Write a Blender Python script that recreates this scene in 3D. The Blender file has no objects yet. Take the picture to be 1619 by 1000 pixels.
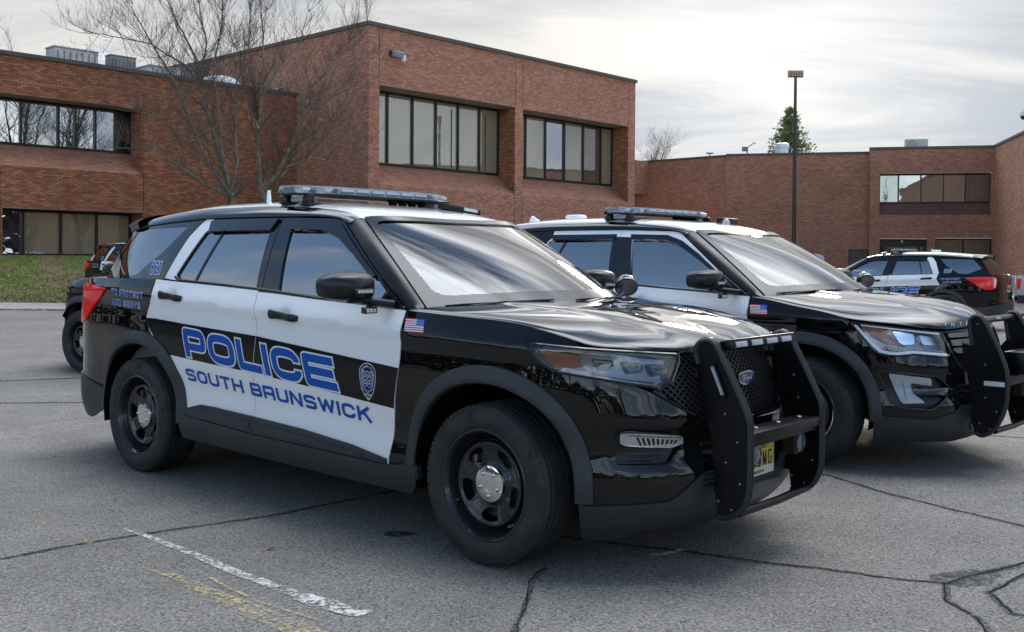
import bpy, bmesh, random
from mathutils import Vector, Matrix
from mathutils.geometry import delaunay_2d_cdt
import math, numpy as np
def spl(xs, ys):
    """monotone-ish cubic (Catmull-Rom tangents) interpolation through knots, flat extrapolation"""
    xs=np.asarray(xs,float); ys=np.asarray(ys,float)
    if ys.ndim==1: ys=ys[:,None]; one=True
    else: one=False
    m=np.zeros_like(ys); d=(ys[1:]-ys[:-1])/(xs[1:]-xs[:-1])[:,None]
    m[1:-1]=(d[1:]+d[:-1])/2; m[0]=d[0]; m[-1]=d[-1]
    if one:
        for i in range(len(d)):
            if abs(d[i,0])<1e-9: m[i]=0; m[i+1]=0
            else:
                for k in (i,i+1):
                    r=m[k,0]/d[i,0]
                    if r<0: m[k]=0
                    elif r>3: m[k]=3*d[i]
    def f(x):
        x=np.clip(np.asarray(x,float),xs[0],xs[-1]); sh=x.shape; x=x.ravel()
        i=np.clip(np.searchsorted(xs,x,side='right')-1,0,len(xs)-2); h=xs[i+1]-xs[i]; t=((x-xs[i])/h)[:,None]; h=h[:,None]
        r=(2*t**3-3*t**2+1)*ys[i]+(t**3-2*t**2+t)*h*m[i]+(-2*t**3+3*t**2)*ys[i+1]+(t**3-t**2)*h*m[i+1]
        return r[:,0].reshape(sh) if one else r.reshape(sh+(ys.shape[1],))
    return f
def sstep(a,b,x): 
    t=np.clip((np.asarray(x,float)-a)/(b-a),0,1); return t*t*(3-2*t)
class Shape: pass
def suv_shape(gx=0.,fs=1.):
    hs=-.56+gx
    c=Shape()
    plan=np.array([(-4.16,0),(-4.155,-.25),(-4.135,-.5),(-4.09,-.70),(-4.0,-.835),(-3.84,-.912),(-3.5,-.942),(-3.2,-.952),(-2.8,-.955),(-2.2,-.96),(-1.6,-.962),(-1.0,-.96),(-.5,-.957),(0,-.953),(.16,-.942),(.32,-.908),(.46,-.852),(.58,-.77),(.67,-.665),(.735,-.54),(.78,-.38),(.805,-.19),(.813,0)],float)
    plan[:,0]=np.where(plan[:,0]>.2,.2+(plan[:,0]-.2)*fs,plan[:,0])
    k=np.concatenate([[0],np.cumsum(np.linalg.norm(np.diff(plan,axis=0),axis=1))])
    f=spl(k,plan); kk=np.linspace(0,k[-1],1200); pp=f(kk)
    s=np.concatenate([[0],np.cumsum(np.linalg.norm(np.diff(pp,axis=0),axis=1))])
    i0=int(np.argmin(abs(pp[:,0]+1.5))); s=s-s[i0]+pp[i0,0]
    c.smin,c.smax=s[0],s[-1]
    def plan_at(q):
        q=np.clip(q,s[0],s[-1]); return np.stack([np.interp(q,s,pp[:,0]),np.interp(q,s,pp[:,1])],-1)
    # smooth normals of plan
    tg=np.gradient(pp,axis=0); tg/=np.linalg.norm(tg,axis=1)[:,None]
    nn=np.stack([tg[:,1],-tg[:,0]],-1)
    nn[0]=(-1,0); nn[-1]=(1,0)
    for _ in range(25): nn[1:-1]=(nn[:-2]+nn[1:-1]+nn[2:])/3
    nn/=np.linalg.norm(nn,axis=1)[:,None]
    def nrm(q): return np.stack([np.interp(q,s,nn[:,0]),np.interp(q,s,nn[:,1])],-1)
    # inward offsets by height
    side=spl([.15,.25,.33,.40,.50,.60,.72,.84,.93,.975,1.02,1.08,1.16,1.26],[.10,.05,.025,.018,.026,.022,.006,.0,.0,.006,.020,.036,.055,.085])
    front=spl([.15,.22,.30,.40,.445,.458,.50,.555,.60,.645,.662,.69,.78,.86,.92,.98,1.02,1.1],[.13,.04,-.02,-.05,-.056,-.055,-.038,-.010,-.006,-.010,-.020,-.021,.0,.022,.043,.063,.095,.2])
    rear=spl([.15,.28,.40,.52,.62,.70,.80,.95,1.10,1.2,1.3],[.14,.03,-.01,-.02,-.01,.0,.0,.0,.012,.035,.09])
    low=spl([0,.3,.6,.78,.86,.95,1.0],[.006,.003,.008,.012,.0115,.0045,.003]); bel=spl([0,.03,.06,.10,.16,.24],[.003,.012,.026,.046,.068,.10])
    c.plan_at=plan_at; c.nrm=nrm
    def off(q,z):
        wf=sstep(.25,1.0,q); wr=sstep(-3.55,-4.3,q)
        zc=np.interp(q,[-3.9,-3.3,-2.85,-1.8,-1.2,-.57,.1],[1.175,1.165,1.130,1.090,1.060,1.030,1.000])
        tt=(z-.72)/(zc-.72); ab=z-zc
        up=np.where(ab>0,bel(ab),low(np.clip(tt,0,1)))
        so=np.where(z<.72,side(z),up)
        o=so*(1-wf-wr)+front(z)*wf+rear(z)*wr
        # fender shoulder rolls in near the hood
        o=o+sstep(-.45,.2,q)*(1-wf)*np.clip(z-.99,0,1)**1.5*.9
        # door hollow crease rising rearwards
        zd=.52+(-.6-q)*.045
        o=o+.008*np.exp(-((z-zd)/.06)**2)*sstep(-.35,-.7,q)*sstep(-2.75,-2.4,q)
        # grips behind the door handles
        for hs_,hz_ in ((-2.650+gx,1.146),(-1.495+gx,1.074)): o=o+.016*np.exp(-((q-hs_)/.045)**2-((z-hz_)/.036)**2)
        # haunches over the wheels
        o=o-.010*np.exp(-((q+3.02)/.55)**2)*sstep(.5,.9,z)-.004*np.exp(-((q-.0)/.5)**2)*sstep(.5,.9,z)*(1-wf)
        return o
    def S(q,z,d=0.):
        q=np.asarray(q,float); z=np.asarray(z,float); p=plan_at(q); n=nrm(q); o=(-off(q,z)+d)
        return np.stack([p[...,0]+n[...,0]*o,p[...,1]+n[...,1]*o,z],-1)
    c.S=S
    Yb=spl([-3.9,-3.75,-3.6,-3.4,-3.0,-2.4,-1.8,-1.2,-.7,-.4],[.745,.785,.82,.85,.878,.897,.902,.898,.885,.872])
    def G(x,z,d=0.):
        x=np.asarray(x,float); z=np.asarray(z,float); dz=z-1.15
        return np.stack([x,-(Yb(x-gx)-.30*dz-.32*dz*np.abs(dz))-d*.93,z+d*.36],-1)
    c.G=G
    zr=spl([-3.85,-3.6,-3.3,-3.0,-2.6,-1.84,-1.4,-1.3,-1.22,-1.1],[1.56,1.585,1.605,1.62,1.631,1.627,1.616,1.600,1.573,1.52])
    zc=spl([-3.85,-3.5,-3.2,-2.7,-2.2,-1.8,-1.5,-1.3,-1.14,-1.0],[1.655,1.70,1.728,1.755,1.755,1.735,1.702,1.665,1.622,1.57])
    _zr,_zc=zr,zc
    zr=lambda x:_zr(np.asarray(x)-gx)
    zc=lambda x:_zc(np.asarray(x)-gx)
    c.zr=zr;c.zc=zc
    def yr(x): return -G(x,zr(x))[...,1]
    c.yr=yr
    def xh(eta): return gx-1.13-.10*np.abs(eta)**2
    def R(a,eta,d=0.):
        """roof: a 0..1 header->rear, eta -1..1 across"""
        a=np.asarray(a,float); eta=np.asarray(eta,float)
        x0=xh(eta); x1=gx-3.80+.05*np.abs(eta)**2; x=x0+(x1-x0)*a
        ae=np.abs(eta); w=yr(x)*np.sign(eta)*ae
        z=zr(x)+(zc(x)-zr(x))*np.sqrt(np.clip(1-ae**4,0,1))+d
        return np.stack([x,w,z],-1)
    c.R=R
    def RX(x,y,d=0.):
        x=np.asarray(x,float); ae=np.clip(np.abs(y)/yr(x),0,1)
        return np.stack([x,np.asarray(y,float)+0*x,zr(x)+(zc(x)-zr(x))*np.sqrt(1-ae**4)+d],-1)
    c.RX=RX
    etop=.90
    def WS(eta,v,d=0.):
        eta=np.asarray(eta,float); v=np.asarray(v,float); ae=np.abs(eta)
        b=np.stack([gx-.20-.287*ae**2.2,.862*eta,1.150-.019*ae**2],-1)
        xt=xh(eta*etop); t=RX(xt,yr(xt)*eta*etop)
        p=b+(t-b)*v[...,None]; bl=4*v*(1-v)
        n=np.array([.46,0,.888]); sd=np.stack([0*eta,eta,0*eta],-1)
        return p+(bl*(.030*(1-ae**2)+.012))[...,None]*n+(bl*.012)[...,None]*sd+d*n
    c.WS=WS
    def RG(eta,v,d=0.):
        eta=np.asarray(eta,float); v=np.asarray(v,float); ae=np.abs(eta)
        gb=G(gx-3.90,1.235); gt=G(gx-3.70,1.585)
        b=np.stack([gx-4.03+.13*ae**2.6,-gb[1]*eta,1.20+.035*ae**2],-1)
        t=np.stack([gx-3.76+.06*ae**2.6,-gt[1]*eta,1.61-.025*ae**2],-1)
        p=b+(t-b)*v[...,None]; bl=4*v*(1-v); n=np.array([-.82,0,.57])
        return p+(bl*.02)[...,None]*n+d*n
    c.RG=RG
    # hood edge (s,z) from A-pillar base to centre
    c.hz=spl([-.56,-.45,-.2,.1,.25,.404,.5,.7,.95,1.15,1.45],[1.138,1.133,1.121,1.103,1.082,1.050,1.022,1.005,.990,.988,.990])
    def hood(u,v,d=0.):
        """u 0..1 from A pillar base round to nose centre, v 0 edge..1 spine"""
        u=np.asarray(u,float); v=np.asarray(v,float)
        q=hs+(c.smax-hs)*u; E=S(q,c.hz(q))
        xn=S(c.smax,c.hz(c.smax))[0]; xs=-.17+gx; xc=xs+(xn-xs)*u**.92
        Cx=np.stack([xc,0*xc,1.160-.050*((xc-xs)/(xn-xs))-.120*np.clip((xc-xs)/(xn-xs),0,1)**3.2],-1)
        Cx[...,2]=np.maximum(Cx[...,2],.990)
        p=E+(Cx-E)*v[...,None]
        prof=1-(1-v)**3.0
        z=E[...,2]+(Cx[...,2]-E[...,2])*(.35*v+.65*prof)+.028*np.sin(np.pi*np.clip(v,0,1))**.5*(1-v)**.6*(1-.3*u)
        # longitudinal power creases
        yy=np.abs(p[...,1]); lx=(p[...,0]+.2)/1.0
        cr=.50-.16*lx
        z=z+.010*sstep(cr+.06,cr-.05,yy)*sstep(1.0,.8,lx)+d
        z=np.maximum(z,E[...,2])
        return np.stack([p[...,0],p[...,1],z],-1)
    c.hood=hood
    return c
# ---------------------------------------------------------------- mesh tools
COL=bpy.context.scene.collection
def link(o):
    COL.objects.link(o); return o
def pip(poly,P):
    x,y=P[:,0],P[:,1]; r=np.zeros(len(P),bool); n=len(poly)
    for i in range(n):
        x1,y1=poly[i]; x2,y2=poly[(i+1)%n]
        if y1==y2: continue
        c=((y1>y)!=(y2>y))&(x<(x2-x1)*(y-y1)/(y2-y1)+x1); r^=c
    return r
def dens(loop,st,closed=True):
    o=[]; n=len(loop)
    for i in range(n if closed else n-1):
        a=np.array(loop[i],float); b=np.array(loop[(i+1)%n],float); k=max(1,int(math.ceil(np.linalg.norm(b-a)/st)))
        for j in range(k): o.append(tuple(a+(b-a)*j/k))
    if not closed: o.append(tuple(loop[-1]))
    return o
def rnd(poly,r,k=4):
    """round the corners of a polygon"""
    o=[]; n=len(poly)
    for i in range(n):
        p=np.array(poly[i],float); a=np.array(poly[i-1],float); b=np.array(poly[(i+1)%n],float)
        la=np.linalg.norm(a-p); lb=np.linalg.norm(b-p); ra=min(r,la*.45); rb=min(r,lb*.45)
        if ra<1e-5 or rb<1e-5: o.append(tuple(p)); continue
        s=p+(a-p)/la*ra; e=p+(b-p)/lb*rb
        for j in range(k+1):
            t=j/k; o.append(tuple((1-t)**2*s+2*t*(1-t)*p+t*t*e))
    return o
def arc(cx,cy,r,a0,a1,n,ex=1.):
    o=[]
    for i in range(n+1):
        a=math.radians(a0+(a1-a0)*i/n); c,s=math.cos(a),math.sin(a)
        k=(abs(c)**(2*ex)+abs(s)**(2*ex))**(-1/(2*ex)) if ex!=1 else 1
        o.append((cx+r*c*k,cy+r*s*k))
    return o
class M:
    def __init__(s): s.v=[];s.f=[];s.n=[];s.mi=[];s.cust=False
    def add(s,V,F,N=None,mi=0):
        b=len(s.v); s.v+=[tuple(map(float,p)) for p in V]
        for i,f in enumerate(F):
            s.f.append([b+j for j in f]); s.n.append(N[i] if N is not None else None); s.mi.append(mi)
        if N is not None: s.cust=True
        return s
    def surf(s,F,P,T,d,mir,flip,mi,loops=(),fl=0):
        A=np.array(P,float); V=F(A[:,0],A[:,1],d); h=1e-3
        da=F(A[:,0]+h,A[:,1],0.)-F(A[:,0]-h,A[:,1],0.); db=F(A[:,0],A[:,1]+h,0.)-F(A[:,0],A[:,1]-h,0.)
        N=np.cross(da,db); L=np.linalg.norm(N,axis=1); N/=np.maximum(L,1e-12)[:,None]
        if flip: N=-N
        V=np.array(V); 
        if mir: V=V*[1,-1,1]; N=N*[1,-1,1]
        rev=bool(flip)^bool(mir)
        T=[list(t)[::-1] if rev else list(t) for t in T]
        s.add(V,T,[[tuple(N[i]) for i in t] for t in T],mi)
        if fl:
            for lp in loops:
                W=V[lp]-N[lp]*fl; k=len(lp); VV=list(V[lp])+list(W); ff=[];nn=[]
                for i in range(k):
                    j=(i+1)%k; f=[i,k+i,k+j,j]
                    a,b,c=(np.array(VV[q]) for q in (f[0],f[1],f[2])); m=np.cross(b-a,c-a); l=np.linalg.norm(m)
                    if l<1e-12: continue
                    m/=l
                    if rev: f=f[::-1]; m=-m
                    ff.append(f); nn.append([tuple(m)]*4)
                s.add(VV,ff,nn,mi)
        return s
    def patch(s,F,outer,holes=(),d=0.,fl=.012,st=.04,mir=False,flip=False,mi=0,inside=None,extra=()):
        loops=[dens(outer,st*.8)]+[dens(h,st*.8) for h in holes]
        area=sum(outer[i][0]*outer[(i+1)%len(outer)][1]-outer[(i+1)%len(outer)][0]*outer[i][1] for i in range(len(outer)))
        if area<0: loops[0]=loops[0][::-1]
        for k,h in enumerate(holes):
            a=sum(h[i][0]*h[(i+1)%len(h)][1]-h[(i+1)%len(h)][0]*h[i][1] for i in range(len(h)))
            if a>0: loops[k+1]=loops[k+1][::-1]
        pts=[];edges=[]
        for lp in loops:
            b=len(pts); pts+=lp; edges+=[(b+i,b+(i+1)%len(lp)) for i in range(len(lp))]
        B=np.array(pts); lo=B.min(0); hi=B.max(0)
        gx=np.arange(lo[0]+st*.5,hi[0],st); gy=np.arange(lo[1]+st*.5,hi[1],st)
        if len(gx) and len(gy):
            Gp=np.array(np.meshgrid(gx,gy)).reshape(2,-1).T
            ok=pip(loops[0],Gp)
            for h in loops[1:]: ok&=~pip(h,Gp)
            Gp=Gp[ok]
            if len(Gp):
                dd=np.min(np.linalg.norm(Gp[:,None,:]-B[None,:,:],axis=2),axis=1); Gp=Gp[dd>st*.4]
                pts+= [tuple(p) for p in Gp]
        co,_,tr,_,_,_=delaunay_2d_cdt([Vector(p) for p in pts],edges,[],0,1e-7)
        co=np.array([tuple(c) for c in co]); tr=[list(t) for t in tr]
        cen=np.array([co[t].mean(0) for t in tr]); ok=pip(loops[0],cen)
        for h in loops[1:]: ok&=~pip(h,cen)
        T=[]
        for t,k in zip(tr,ok):
            if not k: continue
            a,b,c=co[t[0]],co[t[1]],co[t[2]]; ar=(b[0]-a[0])*(c[1]-a[1])-(b[1]-a[1])*(c[0]-a[0])
            if abs(ar)<1e-9: continue
            T.append(t if ar>0 else t[::-1])
        ids=[];b=0
        for lp in loops: ids.append(list(range(b,b+len(lp)))); b+=len(lp)
        if len(co)!=len(pts):  # merged points: remap by nearest
            ids=[[int(np.argmin(((co-np.array(pts[i]))**2).sum(1))) for i in l] for l in ids]
        return s.surf(F,co,T,d,mir,flip,mi,ids if fl else (),fl)
    def union(s,F,polys,d=0.,st=None,mir=False,flip=False,mi=0):
        pts=[];edges=[]
        for pl in polys:
            q=dens(pl,st) if st else pl
            b=len(pts); pts+=q; edges+=[(b+i,b+(i+1)%len(q)) for i in range(len(q))]
        co,_,tr,_,_,_=delaunay_2d_cdt([Vector(p) for p in pts],edges,[],0,1e-6)
        co=np.array([tuple(c) for c in co]); tr=[list(t) for t in tr]
        cen=np.array([co[t].mean(0) for t in tr]); ok=np.zeros(len(cen),bool)
        for pl in polys: ok|=pip(pl,cen)
        T=[]
        for t,k in zip(tr,ok):
            if not k: continue
            a,b,c=co[t[0]],co[t[1]],co[t[2]]; ar=(b[0]-a[0])*(c[1]-a[1])-(b[1]-a[1])*(c[0]-a[0])
            if abs(ar)<1e-10: continue
            T.append(t if ar>0 else t[::-1])
        return s.surf(F,co,T,d,mir,flip,mi)
    def grid(s,F,a0,a1,na,b0,b1,nb,d=0.,mir=False,flip=False,mi=0,fl=0):
        P=[(a0+(a1-a0)*i/na,b0+(b1-b0)*j/nb) for i in range(na+1) for j in range(nb+1)]
        w=nb+1; T=[[i*w+j,(i+1)*w+j,(i+1)*w+j+1,i*w+j+1] for i in range(na) for j in range(nb)]
        lp=[i*w for i in range(na)]+[na*w+j for j in range(nb)]+[i*w+nb for i in range(na,0,-1)]+[j for j in range(nb,0,-1)]
        return s.surf(F,P,T,d,mir,flip,mi,[lp],fl)
    def pts(s,rows,closed=False,mi=0,cap=False,mir=False):
        """skin between rows of equal length"""
        n=len(rows[0]); V=[p for r in rows for p in r]; F=[]
        for i in range(len(rows)-1):
            for j in range(n if closed else n-1):
                k=(j+1)%n; f=[i*n+j,i*n+k,(i+1)*n+k,(i+1)*n+j]; F.append(f)
        if cap: F.append(list(range(n))[::-1]); F.append([(len(rows)-1)*n+j for j in range(n)])
        if mir: V=[(p[0],-p[1],p[2]) for p in V]; F=[f[::-1] for f in F]
        return s.add(V,F,None,mi)
    def box(s,c,d,rot=None,mi=0,mir=False,bev=0):
        x,y,z=d[0]/2,d[1]/2,d[2]/2
        if bev:
            bm=bmesh.new(); bmesh.ops.create_cube(bm,size=1.)
            for v in bm.verts: v.co=Vector((v.co.x*d[0],v.co.y*d[1],v.co.z*d[2]))
            bmesh.ops.bevel(bm,geom=bm.edges[:],offset=bev,segments=2,affect='EDGES',profile=.5)
            V=[v.co.copy() for v in bm.verts]; F=[[v.index for v in f.verts] for f in bm.faces]; bm.free()
        else:
            V=[Vector(p) for p in ((-x,-y,-z),(x,-y,-z),(x,y,-z),(-x,y,-z),(-x,-y,z),(x,-y,z),(x,y,z),(-x,y,z))]
            F=[[0,3,2,1],[4,5,6,7],[0,1,5,4],[1,2,6,5],[2,3,7,6],[3,0,4,7]]
        if rot is not None: V=[rot@v for v in V]
        V=[(v[0]+c[0],v[1]+c[1],v[2]+c[2]) for v in V]
        if mir: V=[(p[0],-p[1],p[2]) for p in V]; F=[f[::-1] for f in F]
        return s.add(V,F,None,mi)
    def tube(s,path,r,n=8,cap=True,mi=0,mir=False,sc=(1,1),up=None):
        P=[Vector(p) for p in path]; R=r if isinstance(r,(list,tuple)) else [r]*len(P); rows=[]; U=None
        for i,p in enumerate(P):
            t=(P[min(i+1,len(P)-1)]-P[max(i-1,0)]).normalized()
            if U is None:
                U=Vector(up) if up else (Vector((0,0,1)) if abs(t.z)<.9 else Vector((1,0,0)))
            U=(U-t*U.dot(t)); U=U.normalized() if U.length>1e-6 else t.orthogonal().normalized(); W=t.cross(U)
            rows.append([tuple(p+(W*math.cos(2*math.pi*k/n)*sc[0]+U*math.sin(2*math.pi*k/n)*sc[1])*R[i]) for k in range(n)])
        return s.pts(rows,True,mi,cap,mir)
    def lathe(s,prof,c,ax='y',n=48,mi=0,mir=False,sgn=-1):
        """prof (r, h): h measured outward along sgn*axis"""
        rows=[]
        for r,h in prof:
            row=[]
            for k in range(n):
                a=2*math.pi*k/n; u,v=r*math.cos(a),r*math.sin(a)
                if ax=='y': row.append((c[0]+u,c[1]+sgn*h,c[2]+v))
                elif ax=='x': row.append((c[0]+sgn*h,c[1]+u,c[2]+v))
                else: row.append((c[0]+u,c[1]+v,c[2]+h))
            rows.append(row)
        return s.pts(rows,True,mi,False,mir)
    def obj(s,name,mats,parent=None,ang=35,flat=False,bev=0):
        if not isinstance(mats,(list,tuple)): mats=[mats]
        me=bpy.data.meshes.new(name); me.from_pydata(s.v,[],s.f)
        for m in mats: me.materials.append(m)
        if any(s.mi): me.polygons.foreach_set('material_index',s.mi)
        if s.cust:
            me.polygons.foreach_set('use_smooth',[True]*len(s.f))
            ln=[]
            for p,nn in zip(me.polygons,s.n):
                if nn is None: ln+=[tuple(p.normal)]*p.loop_total
                else: ln+=nn
            me.normals_split_custom_set(ln)
        elif not flat:
            bm=bmesh.new(); bm.from_mesh(me); bmesh.ops.recalc_face_normals(bm,faces=bm.faces[:]); bm.to_mesh(me); bm.free()
            me.polygons.foreach_set('use_smooth',[True]*len(s.f)); me.set_sharp_from_angle(angle=math.radians(ang))
        o=link(bpy.data.objects.new(name,me))
        if parent is not None: o.parent=parent
        if bev:
            b=o.modifiers.new('edge','BEVEL'); b.width=bev; b.segments=2; b.limit_method='ANGLE'; b.angle_limit=math.radians(40)
        return o
def part(name,parent):
    """a part that is only a holder of sub-parts is never used; kept for things"""
    o=link(bpy.data.objects.new(name,None)); o.parent=parent; return o
def thing(name,label,cat,loc=(0,0,0),rz=0.,group=None):
    o=link(bpy.data.objects.new(name,None)); o.location=loc; o.rotation_euler=(0,0,rz); o.empty_display_size=.2
    o['label']=label;o['category']=cat
    if group:o['group']=group
    return o
def tag(o,label,cat,group=None,kind=None):
    if label:o['label']=label
    if cat:o['category']=cat
    if group:o['group']=group
    if kind:o['kind']=kind
    return o
def copy_tree(o,parent=None,skip=()):
    c=o.copy(); COL.objects.link(c); c.parent=parent
    for ch in list(o.children):
        if ch.name.split('.')[0] in skip or ch in skip: continue
        copy_tree(ch,c,skip)
    return c
# ---------------------------------------------------------------- lettering (stroke font, cap height 1)
def el(cx,cy,rx,ry,a0,a1,n=8,p=3.2):
    o=[]
    for i in range(n+1):
        a=math.radians(a0+(a1-a0)*i/n); c,s=math.cos(a),math.sin(a)
        o.append((cx+rx*math.copysign(abs(c)**(2/p),c),cy+ry*math.copysign(abs(s)**(2/p),s)))
    return o
def glyph(ch,t,w=1.2):
    """centre-line strokes of a letter, height 1, stroke t, width w; returns (strokes, advance)"""
    h=t/2; L,R,B,T_,Mi=h,w-h,h,1-h,.5
    cx=(L+R)/2; rx=(R-L)/2; ry=(T_-B)/2
    O=el(cx,.5,rx,ry,0,360,24)
    S={'I':([[(L,0),(L,1)]],t),
     'L':([[(L,1),(L,B),(w,B)]],w*.98),
     'T':([[(0,T_),(w,T_)],[(cx,1),(cx,0)]],w),
     'E':([[(w,T_),(L,T_),(L,B),(w,B)],[(L,Mi),(w*.95,Mi)]],w),
     'F':([[(w,T_),(L,T_),(L,0)],[(L,Mi),(w*.9,Mi)]],w),
     'H':([[(L,0),(L,1)],[(R,0),(R,1)],[(L,Mi),(R,Mi)]],w),
     'N':([[(L,0),(L,1)],[(R,0),(R,1)],[(L,.97),(R,.03)]],w),
     'M':([[(L,0),(L,1)],[(R,0),(R,1)],[(L,.97),(cx,.15),(R,.97)]],w),
     'K':([[(L,0),(L,1)],[(L+h*.3,.42),(R,1.0)],[(cx-.05,.62),(R+.05,0)]],w*1.03),
     'V':([[(L*.6,1),(cx,.13),(w-L*.6,1)]],w),
     'A':([[(L*.6,0),(cx,.87),(w-L*.6,0)],[(w*.25,.3),(w*.75,.3)]],w),
     'W':([[(L*.7,1),(w*.36,.11),(w*.65,.87),(w*.94,.11),(w*1.3-L*.7,1)]],w*1.3),
     'O':([O+[O[1]]],w),'0':([O+[O[1]]],w),
     'P':([[(L,0),(L,T_),(R-.22,T_)]+el(R-.22,(T_+.38)/2,.22,(T_-.38)/2,90,-90,8)+[(L,.38)]],w),
     'R':([[(L,0),(L,T_),(R-.2,T_)]+el(R-.2,(T_+.42)/2,.2,(T_-.42)/2,90,-90,8)+[(L,.42)],[(R-.22,.42),(R,.30),(R,0)]],w),
     'D':([[(R-.3,T_),(L,T_),(L,B),(R-.3,B)]+el(R-.3,.5,.3,ry,-90,90,8)],w),
     'B':([[(R-.2,T_),(L,T_),(L,B),(R-.2,B)]+el(R-.2,(B+Mi)/2,.2,(Mi-B)/2,-90,90,6)+[(L,Mi)],[(R-.25,Mi)]+el(R-.22,(T_+Mi)/2,.2,(T_-Mi)/2,-90,90,6)],w),
     'C':([[(R,.37),(R,.30)]+el(cx,.5,rx,ry,-38,-322,18)+[(R,.70),(R,.63)]],w),
     'G':([el(cx,.5,rx,ry,-328,-28,18)+[(R,.46),(cx+.05,.46)]],w),
     'J':([[(R,1),(R,.35)]+el(cx,.35,rx,.35-B,0,-180,8)],w),
     'U':([[(L,1),(L,.38)]+el(cx,.38,rx,.38-B,180,360,12)+[(R,1)]],w),
     'S':([[(R,.72)]+el(cx,(T_+Mi)/2,rx,(T_-Mi)/2,20,270,12)+el(cx,(B+Mi)/2,rx,(Mi-B)/2,90,-160,12)],w),
     '8':([(lambda q:q+[q[1]])(el(cx,(T_+Mi)/2,rx*.93,(T_-Mi)/2,0,360,16)),(lambda q:q+[q[1]])(el(cx,(B+Mi)/2,rx,(Mi-B)/2,0,360,16))],w),
     '2':([el(cx,(T_+.48)/2,rx,(T_-.48)/2,170,-60,10)+[(L,B),(w,B)]],w),
     '1':([[(0,.82),(w*.4,T_),(w*.4,0)]],w*.6),
     'Y':([[(L*.6,1),(cx,.45),(w-L*.6,1)],[(cx,.48),(cx,0)]],w),
     'X':([[(L,1),(R,0)],[(L,0),(R,1)]],w)}
    return S.get(ch,([],w*.5))
def stroke_polys(st,t):
    """quads and joints of a polyline of width t"""
    out=[]; P=[np.array(p,float) for p in st]
    P=[P[0]]+[P[i] for i in range(1,len(P)) if np.linalg.norm(P[i]-P[i-1])>1e-4]
    n=len(P)
    if n<2: return out
    off=[]
    for i in range(n):
        a=P[i]-P[i-1] if i else P[1]-P[0]; b=P[i+1]-P[i] if i<n-1 else a
        a=a/np.linalg.norm(a); b=b/np.linalg.norm(b); na=np.array([-a[1],a[0]]); nb=np.array([-b[1],b[0]])
        m=na+nb; l=np.linalg.norm(m)
        m=na if l<.3 else m/l; k=min(1/max(m@na,.35),2.2) ; off.append(m*k*t/2)
    def nr(i):
        d=P[i+1]-P[i]; d=d/np.linalg.norm(d); return np.array([-d[1],d[0]])*t/2
    shp=[False]*n
    for i in range(1,n-1): shp[i]=float(nr(i-1)@nr(i))/(t*t/4)<.25
    for i in range(n-1):
        o0=nr(i) if shp[i] else off[i]; o1=nr(i) if shp[i+1] else off[i+1]
        out.append([tuple(P[i]+o0),tuple(P[i+1]+o1),tuple(P[i+1]-o1),tuple(P[i]-o0)])
        if shp[i]: out.append([tuple(P[i]+np.array([math.cos(a),math.sin(a)])*t/2) for a in np.linspace(0,2*math.pi,9)[:-1]+.39])
    return out
def text_polys(txt,h,t=.24,w=1.2,gap=.14,grow=0.,slant=0.,widths=None,total=None):
    polys=[];x=0.
    for ch in txt:
        if ch==' ': x+=w*.55; continue
        ww=(widths or {}).get(ch,w); st,adv=glyph(ch,t,ww)
        for s in st:
            s=[np.array(p,float) for p in s]
            if grow and len(s)>1:
                s=list(s); d0=s[0]-s[1]; d1=s[-1]-s[-2]
                s[0]=s[0]+d0/np.linalg.norm(d0)*grow; s[-1]=s[-1]+d1/np.linalg.norm(d1)*grow
            for q in stroke_polys(s,t+2*grow): polys.append([((p[0]+x)+slant*p[1],p[1]) for p in q])
        x+=adv+gap
    x-=gap; k=(total/(x*h)) if total else 1.
    return [[(p[0]*h*k,p[1]*h) for p in q] for q in polys],x*h*k
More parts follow.
